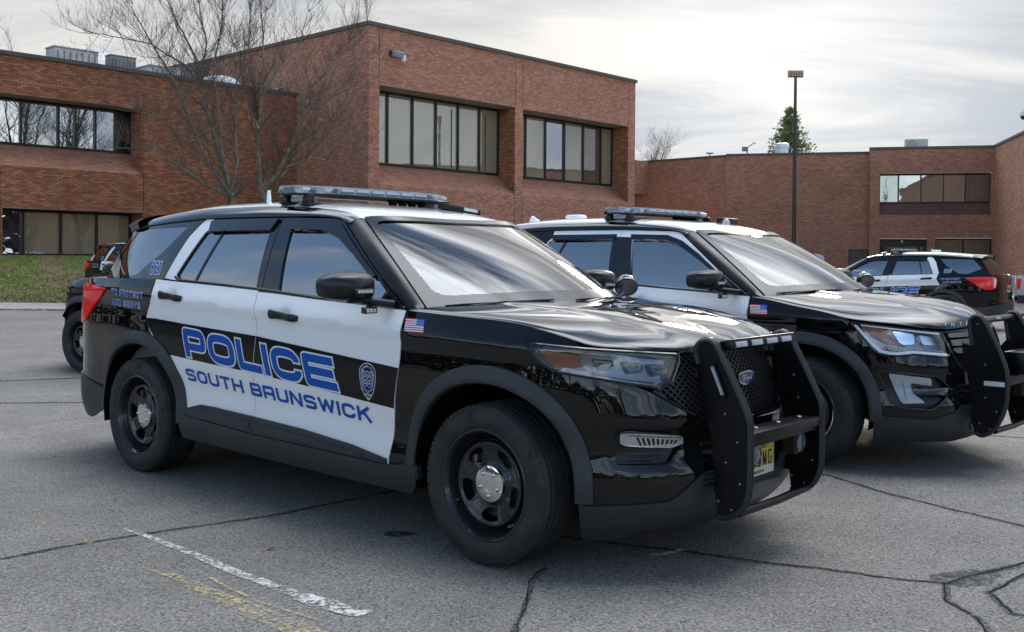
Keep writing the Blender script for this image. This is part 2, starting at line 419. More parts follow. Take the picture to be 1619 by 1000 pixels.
# ---------------------------------------------------------------- materials
def nodes(name):
    m=bpy.data.materials.new(name); m.use_nodes=True; nt=m.node_tree; b=nt.nodes['Principled BSDF']; return m,nt,b
def pbr(name,col,rough=.5,metal=0.,spec=.5,coat=0.,bump=0.,bscale=200.,var=0.,vscale=3.,alpha=1.,trans=0.,emit=None,es=0.,ior=1.45,rvar=0.):
    m,nt,b=nodes(name); N=nt.nodes; Lk=nt.links.new
    b.inputs['Base Color'].default_value=(*col,1); b.inputs['Roughness'].default_value=rough; b.inputs['Metallic'].default_value=metal
    b.inputs['Specular IOR Level'].default_value=spec; b.inputs['IOR'].default_value=ior
    if coat: b.inputs['Coat Weight'].default_value=coat; b.inputs['Coat Roughness'].default_value=.02
    if trans: b.inputs['Transmission Weight'].default_value=trans
    if emit: b.inputs['Emission Color'].default_value=(*emit,1); b.inputs['Emission Strength'].default_value=es
    if bump or var or rvar: tc=N.new('ShaderNodeTexCoord')
    if var:
        n=N.new('ShaderNodeTexNoise'); n.inputs['Scale'].default_value=vscale; n.inputs['Detail'].default_value=6; Lk(tc.outputs['Object'],n.inputs['Vector'])
        r=N.new('ShaderNodeMapRange'); r.inputs[1].default_value=.3; r.inputs[2].default_value=.7; r.inputs[3].default_value=1-var; r.inputs[4].default_value=1+var; Lk(n.outputs[0],r.inputs[0])
        mx=N.new('ShaderNodeVectorMath'); mx.operation='SCALE'; mx.inputs[0].default_value=col; Lk(r.outputs[0],mx.inputs['Scale']); Lk(mx.outputs[0],b.inputs['Base Color'])
    if rvar:
        n=N.new('ShaderNodeTexNoise'); n.inputs['Scale'].default_value=4.; n.inputs['Detail'].default_value=8; Lk(tc.outputs['Object'],n.inputs['Vector'])
        r=N.new('ShaderNodeMapRange'); r.inputs[1].default_value=.35; r.inputs[2].default_value=.75; r.inputs[3].default_value=rough; r.inputs[4].default_value=rough+rvar; Lk(n.outputs[0],r.inputs[0]); Lk(r.outputs[0],b.inputs['Roughness'])
    if bump:
        n=N.new('ShaderNodeTexNoise'); n.inputs['Scale'].default_value=bscale; n.inputs['Detail'].default_value=2; Lk(tc.outputs['Object'],n.inputs['Vector'])
        u=N.new('ShaderNodeBump'); u.inputs['Strength'].default_value=bump; u.inputs['Distance'].default_value=.002; Lk(n.outputs[0],u.inputs['Height']); Lk(u.outputs[0],b.inputs['Normal'])
    return m
def glass_mat(name,tint,ior=1.9,gl=(1,1,1),rough=0.0,cap=1.0):
    m=bpy.data.materials.new(name); m.use_nodes=True; nt=m.node_tree; N=nt.nodes; N.clear(); Lk=nt.links.new
    o=N.new('ShaderNodeOutputMaterial'); mx=N.new('ShaderNodeMixShader'); t=N.new('ShaderNodeBsdfTransparent'); g=N.new('ShaderNodeBsdfGlossy'); f=N.new('ShaderNodeFresnel')
    t.inputs[0].default_value=(*tint,1); g.inputs[0].default_value=(*gl,1); g.inputs['Roughness'].default_value=rough; f.inputs[0].default_value=ior
    Lk(f.outputs[0],mx.inputs[0]); Lk(t.outputs[0],mx.inputs[1]); Lk(g.outputs[0],mx.inputs[2]); Lk(mx.outputs[0],o.inputs[0]); return m
def dust_paint(name,col,rough=.05):
    """clear-coated paint with a light film of road dust low on the body"""
    m,nt,b=nodes(name); N=nt.nodes; Lk=nt.links.new
    tc=N.new('ShaderNodeTexCoord'); sp=N.new('ShaderNodeSeparateXYZ'); Lk(tc.outputs['Object'],sp.inputs[0])
    n=N.new('ShaderNodeTexNoise'); n.inputs['Scale'].default_value=9; n.inputs['Detail'].default_value=9; n.inputs['Roughness'].default_value=.75; Lk(tc.outputs['Object'],n.inputs['Vector'])
    r=N.new('ShaderNodeMapRange'); r.inputs[1].default_value=.62; r.inputs[2].default_value=.22; r.inputs[3].default_value=0; r.inputs[4].default_value=1; Lk(sp.outputs[2],r.inputs[0])
    mu=N.new('ShaderNodeMath'); mu.operation='MULTIPLY'; Lk(r.outputs[0],mu.inputs[0]); Lk(n.outputs[0],mu.inputs[1])
    mc=N.new('ShaderNodeMix'); mc.data_type='RGBA'; mc.inputs['A'].default_value=(*col,1); mc.inputs['B'].default_value=(.16,.145,.13,1)
    m2=N.new('ShaderNodeMath'); m2.operation='MULTIPLY'; m2.inputs[1].default_value=.05; Lk(mu.outputs[0],m2.inputs[0]); Lk(m2.outputs[0],mc.inputs['Factor']); Lk(mc.outputs['Result'],b.inputs['Base Color'])
    rr=N.new('ShaderNodeMapRange'); rr.inputs[3].default_value=rough; rr.inputs[4].default_value=rough+.08; Lk(mu.outputs[0],rr.inputs[0]); Lk(rr.outputs[0],b.inputs['Roughness'])
    b.inputs['Coat Weight'].default_value=1; b.inputs['Coat Roughness'].default_value=.012; b.inputs['Coat IOR'].default_value=1.42; b.inputs['Specular IOR Level'].default_value=.08
    # faint orange peel
    n2=N.new('ShaderNodeTexNoise'); n2.inputs['Scale'].default_value=6; Lk(tc.outputs['Object'],n2.inputs['Vector'])
    u=N.new('ShaderNodeBump'); u.inputs['Strength'].default_value=.006; u.inputs['Distance'].default_value=.01; Lk(n2.outputs[0],u.inputs['Height']); Lk(u.outputs[0],b.inputs['Coat Normal']); Lk(u.outputs[0],b.inputs['Normal'])
    return m
BLK=dust_paint('black_paint',(.0035,.0035,.004)); WHT=dust_paint('white_paint',(.92,.905,.88),.12)
PLA=pbr('charcoal_plastic',(.034,.036,.038),.42,bump=.25,bscale=500,var=.12,rvar=.15)
SAT=pbr('satin_black',(.008,.008,.009),.28,rvar=.15)
GLB=pbr('gloss_black',(.006,.006,.007),.06,coat=.6)
SHL=pbr('matte_black',(.004,.004,.004),.8,spec=.1)  # flat near-black for liners, inner shell and small dark parts
RUB=pbr('tyre_rubber',(.027,.0255,.024),.62,bump=.3,bscale=160,var=.4,vscale=14,rvar=.15)
STL=pbr('wheel_steel_black',(.018,.018,.019),.2,coat=.4,rvar=.15)
CHR=pbr('chrome',(.72,.72,.73),.08,metal=1.); DCH=pbr('dull_metal',(.20,.20,.21),.38,metal=1.)
VBL=pbr('blue_vinyl',(.001,.085,.40),.35,spec=.3); VWH=pbr('white_vinyl',(.78,.80,.84),.25,coat=.3); VRD=pbr('red_vinyl',(.45,.03,.035),.3)
VBK=pbr('black_vinyl',(.006,.005,.0055),.10,spec=.35); VGR=pbr('silver_vinyl',(.40,.42,.46),.3)
GSD=glass_mat('side_glass',(.055,.065,.07),4.6); GWS=glass_mat('windshield_glass',(.58,.64,.62),1.75); GDK=glass_mat('privacy_glass',(.02,.022,.025),3.8)
LNS=glass_mat('lamp_lens',(.95,.96,.97),1.55); LNB=glass_mat('lightbar_lens',(.86,.89,.92),1.6,rough=.1)
HLI=pbr('lamp_bucket',(.22,.23,.25),.22,metal=.75); HLR=pbr('reflector',(.85,.85,.86),.12,metal=1.)
AMB=pbr('amber_reflector',(.42,.13,.055),.3,spec=.6); RED=pbr('red_lens',(.70,.010,.015),.15,coat=.3,emit=(1,.02,.02),es=.10)
LED=pbr('led_strip',(.62,.63,.62),.25,coat=.5); LBR=pbr('lightbar_reflector',(.75,.77,.80),.25,metal=.5,var=.2,vscale=30)
INT=pbr('interior_cloth',(.09,.092,.095),.8); DSH=pbr('dashboard',(.13,.135,.135),.6); PBL=pbr('powder_coat',(.0032,.0032,.0036),.30,spec=.3,bump=.2,bscale=350,rvar=.12)
PGR=pbr('rubber_edge',(.022,.023,.025),.5,bump=.5,bscale=400); YEL=pbr('plate_yellow',(.62,.47,.12),.4); CRM=pbr('plate_cream',(.66,.62,.46),.4); INK=pbr('plate_ink',(.01,.01,.012),.5)
DSC=pbr('brake_disc',(.12,.11,.105),.4,metal=.8)
# ---------------------------------------------------------------- police SUV
def wheel_meshes():
    """parts of one wheel, outer face towards -y, centre at origin"""
    out={}
    t=M(); R=.3690
    prof=[(.245,.095),(.252,.108),(.260,.116),(.270,.120),(.290,.127),(.311,.129),(.328,.126),(.339,.1205),(.342,.120),(.344,.122),(.353,.116),(.362,.105),(.3665,.096)]
    gr=[.078,.040,.0,-.040,-.078]; x=.095
    tread=[]
    for g in gr: tread+=[(R,g+.0055),(R-.008,g+.0045),(R-.008,g-.0045),(R,g-.0055)]
    prof+=[(.3685,.090)]+tread+[(.3685,-.090),(.3665,-.098),(.354,-.119),(.335,-.130),(.290,-.132),(.25,-.117),(.233,-.095)]
    t.lathe(prof,(0,0,0),'y',96)
    # shoulder blocks
    for k in range(72):
        a=2*math.pi*k/72; c,s=math.cos(a),math.sin(a); rot=Matrix.Rotation(-a,3,'Y')
        for sg in (1,-1):
            t.box((.3575*c,-sg*.1085,.3575*s),(.010,.009,.019),rot)
    # raised sidewall bars and chevrons
    for k in range(5):
        for j in range(2):
            a=2*math.pi*k/5+.5+j*.05
            for sg in (1,-1):
                rows=[]
                for q in range(3):
                    rr=.30+.022*q; aa=a+ .035*abs(q-1)
                    rows.append(((rr*math.cos(aa),-.1290,rr*math.sin(aa))))
                if sg==1: t.tube(rows,.0022,4)
    out['tyre']=t
    r=M(); r2_=M()
    r2_.lathe([(.256,.108),(.2575,.114),(.254,.1165),(.246,.115),(.237,.102),(.231,.088),(.228,.06),(.216,.045),(.209,.02),(.206,-.06),(.215,-.1),(.243,-.112)],(0,0,0),'y',72)
    def hgt(x,z):
        r_=np.hypot(x,z); th=np.arctan2(z,x)
        sp=.5+.5*np.cos(5*(th-math.radians(90)))   # 1 on spokes
        h=np.interp(r_,[0,.06,.088,.10,.12,.15,.172,.186,.196,.206],[.060,.060,.058,.050,.055,.063,.072,.0765,.064,.030])
        w=np.clip((r_-.09)/.03,0,1)*np.clip((.185-r_)/.03,0,1)
        return h-.012*w*(1-sp)**1.5+.004*w*np.exp(-((sp-.55)/.12)**2)
    def F(a,b,d=0.): return np.stack([a,-(hgt(a,b)+d),b],-1)
    holes=[]
    for k in range(5):
        a0=math.radians(90+36+72*k); pl=[]
        for (rr,da) in ((.116,-.16),(.110,0),(.116,.16),(.136,.33),(.156,.36),(.172,.27),(.176,0),(.172,-.27),(.156,-.36),(.136,-.33)):
            pl.append((rr*math.cos(a0+da),rr*math.sin(a0+da)))
        if sum(pl[i][0]*pl[(i+1)%10][1]-pl[(i+1)%10][0]*pl[i][1] for i in range(10))<0: pl=pl[::-1]
        holes.append(rnd(pl,.02,3))
    r.patch(F,arc(0,0,.181,0,360,72)[:-1],holes,fl=.010,st=.0075)
    r.lathe([(.1805,float(hgt(.1805,0.))-.001),(.184,.0758),(.188,.0765),(.192,.074),(.195,.066),(.198,.050),(.2055,.040)],(0,0,0),'y',80)
    out['rim']=r2_; out['wheel_disc']=r
    h=M(); h.lathe([(.087,.055),(.087,.064),(.083,.072),(.060,.078),(.035,.079),(.02,.0795),(.0001,.080)],(0,0,0),'y',40)
    for k in range(5):
        a=math.radians(54+72*k); c=(.055*math.cos(a),0,.055*math.sin(a))
        h.lathe([(.0135,.072),(.0115,.080),(.009,.082),(.0075,.085),(.005,.087),(.0001,.0875)],c,'y',14)
    out['hub_cap']=h
    b=M(); b.lathe([(.0001,.0),(.06,.0),(.07,.012),(.165,.012),(.168,.0),(.168,-.015),(.0001,-.015)],(0,0,0),'y',40)
    b.box((-.13,-.005,.06),(.06,.08,.12),bev=.01)
    out['brake_disc']=b
    v=M(); v.tube([(-.19,-.06,-.10),(-.20,-.085,-.105)],.005,8); out['valve']=v
    return out
WM=None
def add_wheel(root,pos,mir,steer=0.,first=None):
    """a wheel: empty-free part = tyre mesh, with rim, hub cap and brake as its sub-parts"""
    global WM
    if WM is None:
        WM={k:m for k,m in wheel_meshes().items()}; WM={k:m.obj('wheel' if k=='tyre' else k,{'tyre':RUB,'rim':STL,'wheel_disc':STL,'hub_cap':CHR,'brake_disc':DSC,'valve':DCH}[k]).data for k,m in WM.items()}
        for o in list(COL.objects):
            if o.type=='MESH' and o.data in WM.values(): bpy.data.objects.remove(o)
    t=link(bpy.data.objects.new('wheel',WM['tyre'])); t.parent=root; t.location=pos; t.rotation_euler=(0,.35 if pos[0]<-1 else .0,(math.pi if mir else 0)+steer)
    for k in ('rim','wheel_disc','hub_cap','brake_disc','valve'):
        o=link(bpy.data.objects.new(k,WM[k])); o.parent=t
    return t
def rrect(x0,x1,y0,y1,r): return rnd([(x0,y0),(x1,y0),(x1,y1),(x0,y1)],r)
def strip(path,w):
    """flat band polygon around a polyline in the plane"""
    q=stroke_polys(path,w); return q
def txt(par,name,F,s,h,x,z,mat,d,t=.2,w=.62,total=None,mir=False,flip=False,grow=0,slant=0,slope=0.,dirn=1,gap=.16,st=None,center=False,widths=None):
    pl,wd=text_polys(s,h,t,w,gap,grow,slant,widths,total)
    x0=x-(wd/2*dirn if center else 0)
    def FF(a,b,dd=0.): return F(x0+dirn*np.asarray(a,float),z+np.asarray(b,float)+slope*dirn*np.asarray(a,float),dd)
    m=M(); m.union(FF,pl,d=d,mir=mir,flip=flip,st=st); return m.obj(name,mat,par)
def unit_number(par,G,num,mir,gx=0.):
    kw=dict(mir=mir,flip=mir,dirn=-1 if mir else 1)
    for gr_,mt,dd in ((.08,VWH,.002),(0,VBL,.0032)): txt(par,'unit_number',G,num,.082,(-3.115 if not mir else -2.995)+gx,1.278,mt,dd,t=.2,w=.62,grow=gr_,total=.135 if not mir else .15,gap=.2,slant=-.32 if not mir else .25,**kw)
def build_suv(kind,label,num,loc,rz,group):
    new=kind=='new'; gx=0. if new else .15
    c=suv_shape(gx,1. if new else 1.13); S,G,WS,R,RX,RG,hood=c.S,c.G,c.WS,c.R,c.RX,c.RG,c.hood
    if not new:
        c.hz=spl([-.41,-.30,-.1,.135,.33,.62,.95,1.2,1.45],[1.132,1.12,1.085,1.05,1.01,.978,.950,.940,.940])
    XR=-3.025 if new else -2.87; ZA=.375; ar=.492
    root=thing('police_suv',label,'police car',loc,rz,group)
    fz=lambda s:float(c.hz(s))
    P=lambda name,m,mats,par=root,**k:m.obj(name,mats,par,**k)
    LR=(False,True)
    # ---- polygons (s,z) of the body side
    FD=[(-.575+gx,1.137),(-.568+gx,1.064),(-.574+gx,.879),(-.612+gx,.672),(-.660+gx,.399),(-.668+gx,.31)]      # front door leading edge
    MD=[(-1.800+gx,1.21),(-1.748+gx,.99),(-1.779+gx,.70),(-1.797+gx,.517),(-1.798+gx,.31)]
    RD=[(-2.895+gx,1.262),(-2.870+gx,1.13),(-2.921+gx,1.05),(-2.940+gx,1.0),(-2.902+gx,.935),(-2.80+gx,.85)]
    if not new: RD=[(x,z) for x,z in RD]
    arcF=arc(0,ZA,ar,0,180,28,1.08); arcR=arc(XR,ZA,ar,0,180,28,1.08)
    # rear door lower part follows the rear arch
    rdarc=[p for p in arc(XR,ZA,ar+.002,62,0,14,1.08)]
    hoodline=[(s,fz(s)) for s in np.linspace(-.56+gx,.44 if new else .30,14)]
    HL=[(.221,1.022),(.245,.991),(.296,.936),(.369,.904),(.564,.878),(.705,.857),(.842,.838),(.895,.859),(.962,.946),(.974,.975),(.717,.994),(.475,1.009),(.292,1.021)] if new else \
       [(.330,.990),(.414,.892),(.482,.806),(.534,.782),(.679,.775),(.724,.790),(.99,.768),(1.022,.80),(.995,.86),(.955,.925),(.75,.945),(.556,.965)]
    FOG=[(.625,.66),(.645,.687),(.758,.690),(.958,.655),(.968,.60),(.921,.560),(.86,.511),(.631,.511)] if new else [(.508,.673),(.555,.679),(.901,.64),(.995,.57),(.944,.502),(.836,.429),(.652,.442),(.595,.465)]
    SPL=[(.470,.343),(.513,.332),(.865,.352),(.921,.39),(1.000,.450),(1.04,.47)] if new else [(.488,.389),(.557,.385),(.839,.37),(1.0,.41),(1.04,.44)]
    BOT=[(.478,.150),(.711,.165),(.735,.213),(1.145,.188),(float(c.smax)-.002,.2)]
    seam=(.258,.80) if new else (.262,.80)
    # ---- painted panels
    for mi in LR:
        m=M(); a60=[p for p in arc(0,ZA,ar,59,180,22,1.08)]
        pf=hoodline+([(.474,1.014),(.292,1.026),(.216,1.028),(.239,.989),(.290,.931)] if new else [(.325,.995),(.36,.945)])+[seam]+a60+[(-ar,.31),(FD[-1][0]+.006,.31)]+[(x+.006,z) for x,z in FD[::-1][1:-1]]+[(-.570+gx,1.135)]
        m.patch(S,pf,d=0,st=.035,mir=mi); P('front_fender',m,BLK)
        m=M(); bl=[(-1.790+gx,1.196),(-1.635+gx,1.190),(-1.28+gx,1.170),(-.85+gx,1.150)]
        m.patch(S,FD+[(-1.795+gx,.31)]+[(x+.003,z) for x,z in MD[::-1][1:-1]]+bl,d=0,st=.026,mir=mi); fd=P('front_door',m,WHT)
        m=M(); m.patch(S,[(x-.003,z) for x,z in MD[1:]]+[(XR+ar+.004,.31)]+rdarc[::-1]+RD[::-1][1:-1]+[(-2.893+gx,1.248),(-2.70+gx,1.238),(-2.2+gx,1.220),(-1.803+gx,1.203)],d=0,st=.026,mir=mi); rd=P('rear_door',m,WHT)
        m=M(); a_=[p for p in arc(XR,ZA,ar,61,180,22,1.08)]
        q=[(x-.006,z) for x,z in RD[1:-1]]+a_+[(XR-ar,.50),(-3.9,.56),(-4.22,.60),(-4.33,1.20),(-4.16,1.240),(-3.6,1.243),(-2.906+gx,1.250)]
        m.patch(S,q,d=0,st=.035,mir=mi); qp=P('quarter_panel',m,BLK)
        # ---- greenhouse, side
        AL=[(-.600+gx,1.142),(-.853+gx,1.304),(-1.10+gx,1.472),(-1.286+gx,1.594),(-1.335+gx,1.612)]
        fg=[(-1.640+gx,1.206),(-1.735+gx,1.553),(-1.416+gx,1.545),(-1.25+gx,1.498),(-1.064+gx,1.405),(-.858+gx,1.288),(-.70+gx,1.185),(-.70+gx,1.156)]
        m=M(); m.patch(G,[AL[0]]+AL[1:]+[(-1.865+gx,1.629),(-1.795+gx,1.198),(-1.60+gx,1.190)],[rnd(fg,.02,3)],d=.0,st=.05,mir=mi,fl=.03)
        fo=P('window_frame',m,GLB if new else WHT,fd)
        m=M(); m.patch(G,rnd(fg,.02,3),d=-.010,st=.06,mir=mi,fl=0); P('window_glass',m,GSD if new else GSD,fd)
        rg=[(-2.709+gx,1.247),(-2.752+gx,1.276),(-2.618+gx,1.544),(-2.569+gx,1.555),(-1.919+gx,1.555),(-1.843+gx,1.215)]
        dv=[(-2.43+gx,1.555),(-2.53+gx,1.236)]
        m=M(); m.patch(G,[(-1.872+gx,1.629),(-2.603+gx,1.632),(-2.597+gx,1.567),(-2.628+gx,1.546),(-2.763+gx,1.277),(-2.712+gx,1.237),(-1.803+gx,1.201)],[rg],d=0,st=.05,mir=mi,fl=.03); P('window_frame',m,GLB if new else WHT,rd)
        m=M(); m.patch(G,rg,d=-.010,st=.07,mir=mi,fl=0); P('window_glass',m,GSD,rd)
        m=M(); m.union(G,strip(dv,.022),d=-.006,st=.08,mir=mi); P('window_divider',m,SAT,rd); m=M(); m.union(G,strip([(-1.93+gx,1.56),(-1.855+gx,1.21)],.012),d=-.004,st=.08,mir=mi); P('window_divider',m,SAT,rd)
        m=M(); m.patch(G,[(-2.606+gx,1.632),(-2.600+gx,1.568),(-2.632+gx,1.546),(-2.767+gx,1.277),(-2.716+gx,1.240),(-2.893+gx,1.252),(-2.892+gx,1.27),(-2.86+gx,1.36),(-2.80+gx,1.52),(-2.73+gx,1.60),(-2.69+gx,1.634)],d=.001,st=.03,mir=mi,fl=.02); P('window_pillar',m,WHT if new else BLK,rd)
        if not new:
            m=M(); m.patch(G,[(-1.935+gx,1.575),(-1.745+gx,1.57),(-1.628+gx,1.203),(-1.86+gx,1.207)],d=.003,st=.06,mir=mi,fl=.003); P('window_pillar',m,GLB,fd)
        # quarter glass and D pillar
        qg=[(-3.575,1.583),(-2.875,1.592),(-3.042,1.43),(-3.318,1.263),(-3.50,1.262),(-3.765,1.375)]
        m=M(); m.patch(G,[(-2.696+gx,1.634),(-2.736+gx,1.600),(-2.806+gx,1.52),(-2.866+gx,1.36),(-2.898+gx,1.27),(-2.90+gx,1.248),(-3.895,1.238),(-3.84,1.36),(-3.70,1.590),(-3.2,1.615)],[rnd([(x+gx,z) for x,z in qg],.03,4)],d=0,st=.045,mir=mi,fl=.012); P('rear_pillar',m,BLK,qp)
        m=M(); m.patch(G,rnd([(x+gx,z) for x,z in qg],.03,4),d=-.003,st=.06,mir=mi,fl=0); P('quarter_glass',m,GDK,qp)
        # mouldings
        m=M(); bp=[(-.60,1.143),(-.85,1.153),(-1.28,1.172),(-1.64,1.196),(-1.84,1.207),(-2.2,1.224),(-2.70,1.241),(-2.765,1.262)]
        bp=dens([(x+gx,z) for x,z in bp],.1,False); A=np.array(bp); pp=G(A[:,0],A[:,1],.004)
        m.tube([tuple(p) for p in pp],.0085,8,mir=mi,sc=(.7,1.2)); P('belt_moulding',m,SAT,fd)
        if new or True:
            m=M(); m.patch(G,([(-1.800+gx,1.617),(-1.345+gx,1.603),(-1.29+gx,1.578),(-1.10+gx,1.452),(-.866+gx,1.301)] if new else [(-1.755+gx,1.590),(-1.40+gx,1.580),(-1.25+gx,1.535),(-1.075+gx,1.438),(-.872+gx,1.301)])+[(-.888+gx,1.286),(-1.085+gx,1.405),(-1.27+gx,1.503),(-1.42+gx,1.545),(-1.740+gx,1.553)],d=.016,st=.04,mir=mi,fl=.014); P('rain_deflector',m,GLB,fd)
            m=M(); m.patch(G,([(-2.603+gx,1.617),(-1.885+gx,1.619)] if new else [(-2.59+gx,1.592),(-1.90+gx,1.592)])+[(-1.915+gx,1.553),(-2.575+gx,1.550)],d=.016,st=.05,mir=mi,fl=.014); P('rain_deflector',m,GLB,rd)
        # A pillar
        m=M(); rows=[]
        AA=np.array(dens([(-.565+gx,1.132)]+AL+[(-1.345+gx,1.617)],.05,False)); k=len(AA)
        for i,(x,z) in enumerate(AA):
            a=G(x+.006,z+.004); v=(z-1.131)/(1.612-1.131); b=WS(-.985,np.clip(v,0,1.0)); b=np.array(b)
            r=[]
            for t in (0,.12,.5,.88,1):
                p=a+(b-a)*t; p=p+np.array([.25,-.5,.35])*.022*math.sin(math.pi*t)
                r.append(tuple(p))
            r=[tuple(a-np.array([0,-.03,0]))]+r+[tuple(np.array(b)-np.array([.01,-.0,.012]))]
            rows.append(r)
        m.pts(rows,mir=mi); P('windshield_pillar',m,SAT)
        # mirror
        m=M(); cx,cy,cz=-.80+gx,-1.075,1.250
        rows=[]
        for i in range(13):
            t=i/12; x=cx+.085-.165*t; k=[.0,.55,.76,.87,.93,.97,.99,1,1,1,.99,.975,.95][i]
            ring=[]
            for (yy,zz) in el(0,0,.138*k,.076*k,0,345,23,3.6): ring.append((x-.04*max(0,-(yy))/.13,cy+yy+.012*t,cz+zz*(1-.18*(-yy/.13 if yy<0 else 0))+.0))
            rows.append(ring)
        m.pts(rows,True,cap=True,mir=mi); mr=P('side_mirror',m,SAT,ang=50)
        m=M(); m.tube([(cx+.02,cy+.05,cz-.066),(cx+.05,-.99,1.178),(cx+.14,-.905,1.163)],[.034,.030,.032],10,mir=mi,sc=(1,.7)); m.tube([(cx+.03,cy-.02,cz-.068),(cx+.02,cy+.09,cz-.073)],.03,10,mir=mi,sc=(1,.45)); P('mirror_arm',m,SAT,mr)
        m=M(); m.box((cx-.082,cy+.01,cz),(.004,.215,.12),mir=mi); P('mirror_glass',m,CHR,mr)
        m=M(); m.box((cx+.070,cy+.030,cz-.020),(.020,.125,.032),Matrix.Rotation(.10,3,'Z'),bev=.004,mir=mi); P('mirror_lamp',m,GLB,mr)
        m=M()
        for i in range(6): m.box((cx+.081-.0018*(i-2.5),cy+.030+(i-2.5)*.018,cz-.020),(.004,.014,.016),mir=mi)
        P('led_row',m,LED,mr)
        m=M(); m.patch(G,[(-.61+gx,1.146),(-.70+gx,1.157),(-.70+gx,1.182),(-.845+gx,1.283),(-.83+gx,1.287)],d=.010,st=.04,mir=mi,fl=.03); P('mirror_sail',m,SAT,mr)
        m=M(); m.box((cx+.07,-1.01,1.135),(.028,.085,.032),bev=.004,mir=mi); m.box((cx+.07,-1.01,1.155),(.015,.03,.02),mir=mi); u=P('grille_lamp',m,GLB,mr)
        m=M()
        for i in range(3): m.box((cx+.086,-1.01+(i-1)*.022,1.135),(.003,.016,.018),mir=mi)
        P('led_row',m,LED,mr)
        # handles
        for (s0,z0,par) in ((-2.650+gx,1.146,rd),(-1.495+gx,1.074,fd)):
            m=M(); rows=[]
            for i in range(15):
                t=i/14; s=s0-.125+.25*t; lift=.030*min(1,math.sin(math.pi*min(max(t,.04),.96))*2.6); k=.6+.4*min(1,math.sin(math.pi*min(max(t,.02),.98))*4)
                w=(.0215+(.005 if t<.28 else 0))*k; ctr=S(s,z0-.02*(t-.5),lift-.004); n=np.array([0,-1,0.])
                ring=[]
                for (a,b) in el(0,0,w,.010*k+.003,0,337.5,15,2.6): ring.append((ctr[0],ctr[1]-b,ctr[2]+a))
                rows.append(ring)
            m.pts(rows,True,cap=True,mir=mi); P('door_handle',m,SAT,par)
        # wheel arch trims
        for (xw,th0,th1,par) in ((0,-4,178.5,root),(XR,-1 if new else -1,181,root)):
            prof=[(.537,.0015),(.5355,.010),(.529,.015),(.506,.021),(.484,.030),(.468,.033),(.458,.029),(.452,.014),(.450,-.015),(.450,-.07)]
            def FA(a,b,d=0.,xw=xw):
                th=np.radians(a); cs,sn=np.cos(th),np.sin(th); k=(np.abs(cs)**2.16+np.abs(sn)**2.16)**(-1/2.16)
                r=np.interp(b,range(10),[p[0] for p in prof]); dd=np.interp(b,range(10),[p[1] for p in prof])
                return S(xw+r*cs*k,ZA+r*sn*k,dd+d)
            m=M(); A=np.linspace(th0,th1,49); rows=[[tuple(FA(np.array(a),np.array(float(j)))) for j in range(10)] for a in A]
            m.pts(rows,mir=mi); P('wheel_arch_trim',m,PLA)
            # liner
            m=M(); rows=[]
            for a in np.linspace(-12,192,30):
                cs,sn=math.cos(math.radians(a)),math.sin(math.radians(a)); k=(abs(cs)**2.16+abs(sn)**2.16)**(-1/2.16)
                rows.append([(xw+rr*cs*k,-yy,ZA+rr*sn*k) for yy,rr in ((.96 if not(xw==0 and a<35) else .88,.449),(.80,.446),(.62,.43),(.60,.40),(.60,.0))])
            m.pts(rows,mir=mi); P('wheel_well',m,SHL)
        # cladding and rocker
        m=M(); m.patch(S,rnd([(-2.552+gx*.5,.447),(-2.464+gx*.5,.470),(-2.342+gx*.5,.499),(-2.2+gx,.500),(-1.801+gx,.487),(-1.801+gx,.392),(XR+ar+.01,.425)],.012,3),d=.013,st=.04,mir=mi); m.patch(S,rnd([(-2.33+gx,.474),(-1.82+gx,.459),(-1.82+gx,.420),(-2.28+gx,.432)],.02,4),d=.019,st=.05,mir=mi,fl=.008); P('door_cladding',m,PLA,rd)
        m=M(); m.patch(S,[(-1.795+gx,.487),(-1.343+gx,.468),(-.923+gx,.435),(-.672+gx,.396),(-.672+gx,.372),(-1.795+gx,.392)],d=.013,st=.04,mir=mi); m.patch(S,rnd([(-1.78+gx,.459),(-1.2+gx,.428),(-.84+gx,.398),(-.84+gx,.386),(-1.2+gx,.394),(-1.78+gx,.418)],.012,4),d=.019,st=.05,mir=mi,fl=.008); P('door_cladding',m,PLA,fd)
        m=M(); m.patch(S,rnd([(XR+ar-.035,.440),(XR+ar+.02,.421),(-1.80+gx,.388),(-.66+gx,.368),(-.44,.398),(-.435,.33),(-.50,.243),(-1.16,.248),(-1.83,.262),(XR+ar+.0,.275)],.01,3),d=.022,st=.045,mir=mi,fl=.03)
        P('rocker_panel',m,PLA)
        # wheels
        add_wheel(root,(0,-.853 if not mi else .853,.3675),mi,math.radians(0)); add_wheel(root,(XR,-.853 if not mi else .853,.3675),mi)
        # tail lamp
        m=M(); tl=rnd([(-3.475,1.174),(-3.70,1.200),(-4.00,1.205),(-4.15,1.200),(-4.17,1.10),(-4.12,.97),(-4.06,.925),(-3.98,.92),(-3.90,.925),(-3.79,.955),(-3.715,1.01),(-3.645,1.065),(-3.55,1.120)],.02,3)
        m.patch(S,tl,d=.012,st=.03,mir=mi,fl=.02); tlp=P('tail_lamp',m,RED)
        m=M(); m.patch(S,rnd([(-4.08,1.17),(-4.15,1.16),(-4.11,.98),(-4.06,.96)],.015,3),d=.015,st=.03,mir=mi,fl=.006); P('reversing_lamp',m,VWH,tlp)
        # ---- head lamp
        m=M(); hl=rnd(HL,.016,3); bk=rnd(HL,.016,3)
        m.patch(S,bk,d=-.045,st=.03,mir=mi,fl=0); 
        H=np.array(dens(bk,.03)); a=S(H[:,0],H[:,1],.002); b=S(H[:,0],H[:,1],-.047); m.pts([[tuple(p) for p in np.vstack([a,a[:1]])],[tuple(p) for p in np.vstack([b,b[:1]])]],mir=mi)
        hp=P('headlight',m,HLI)
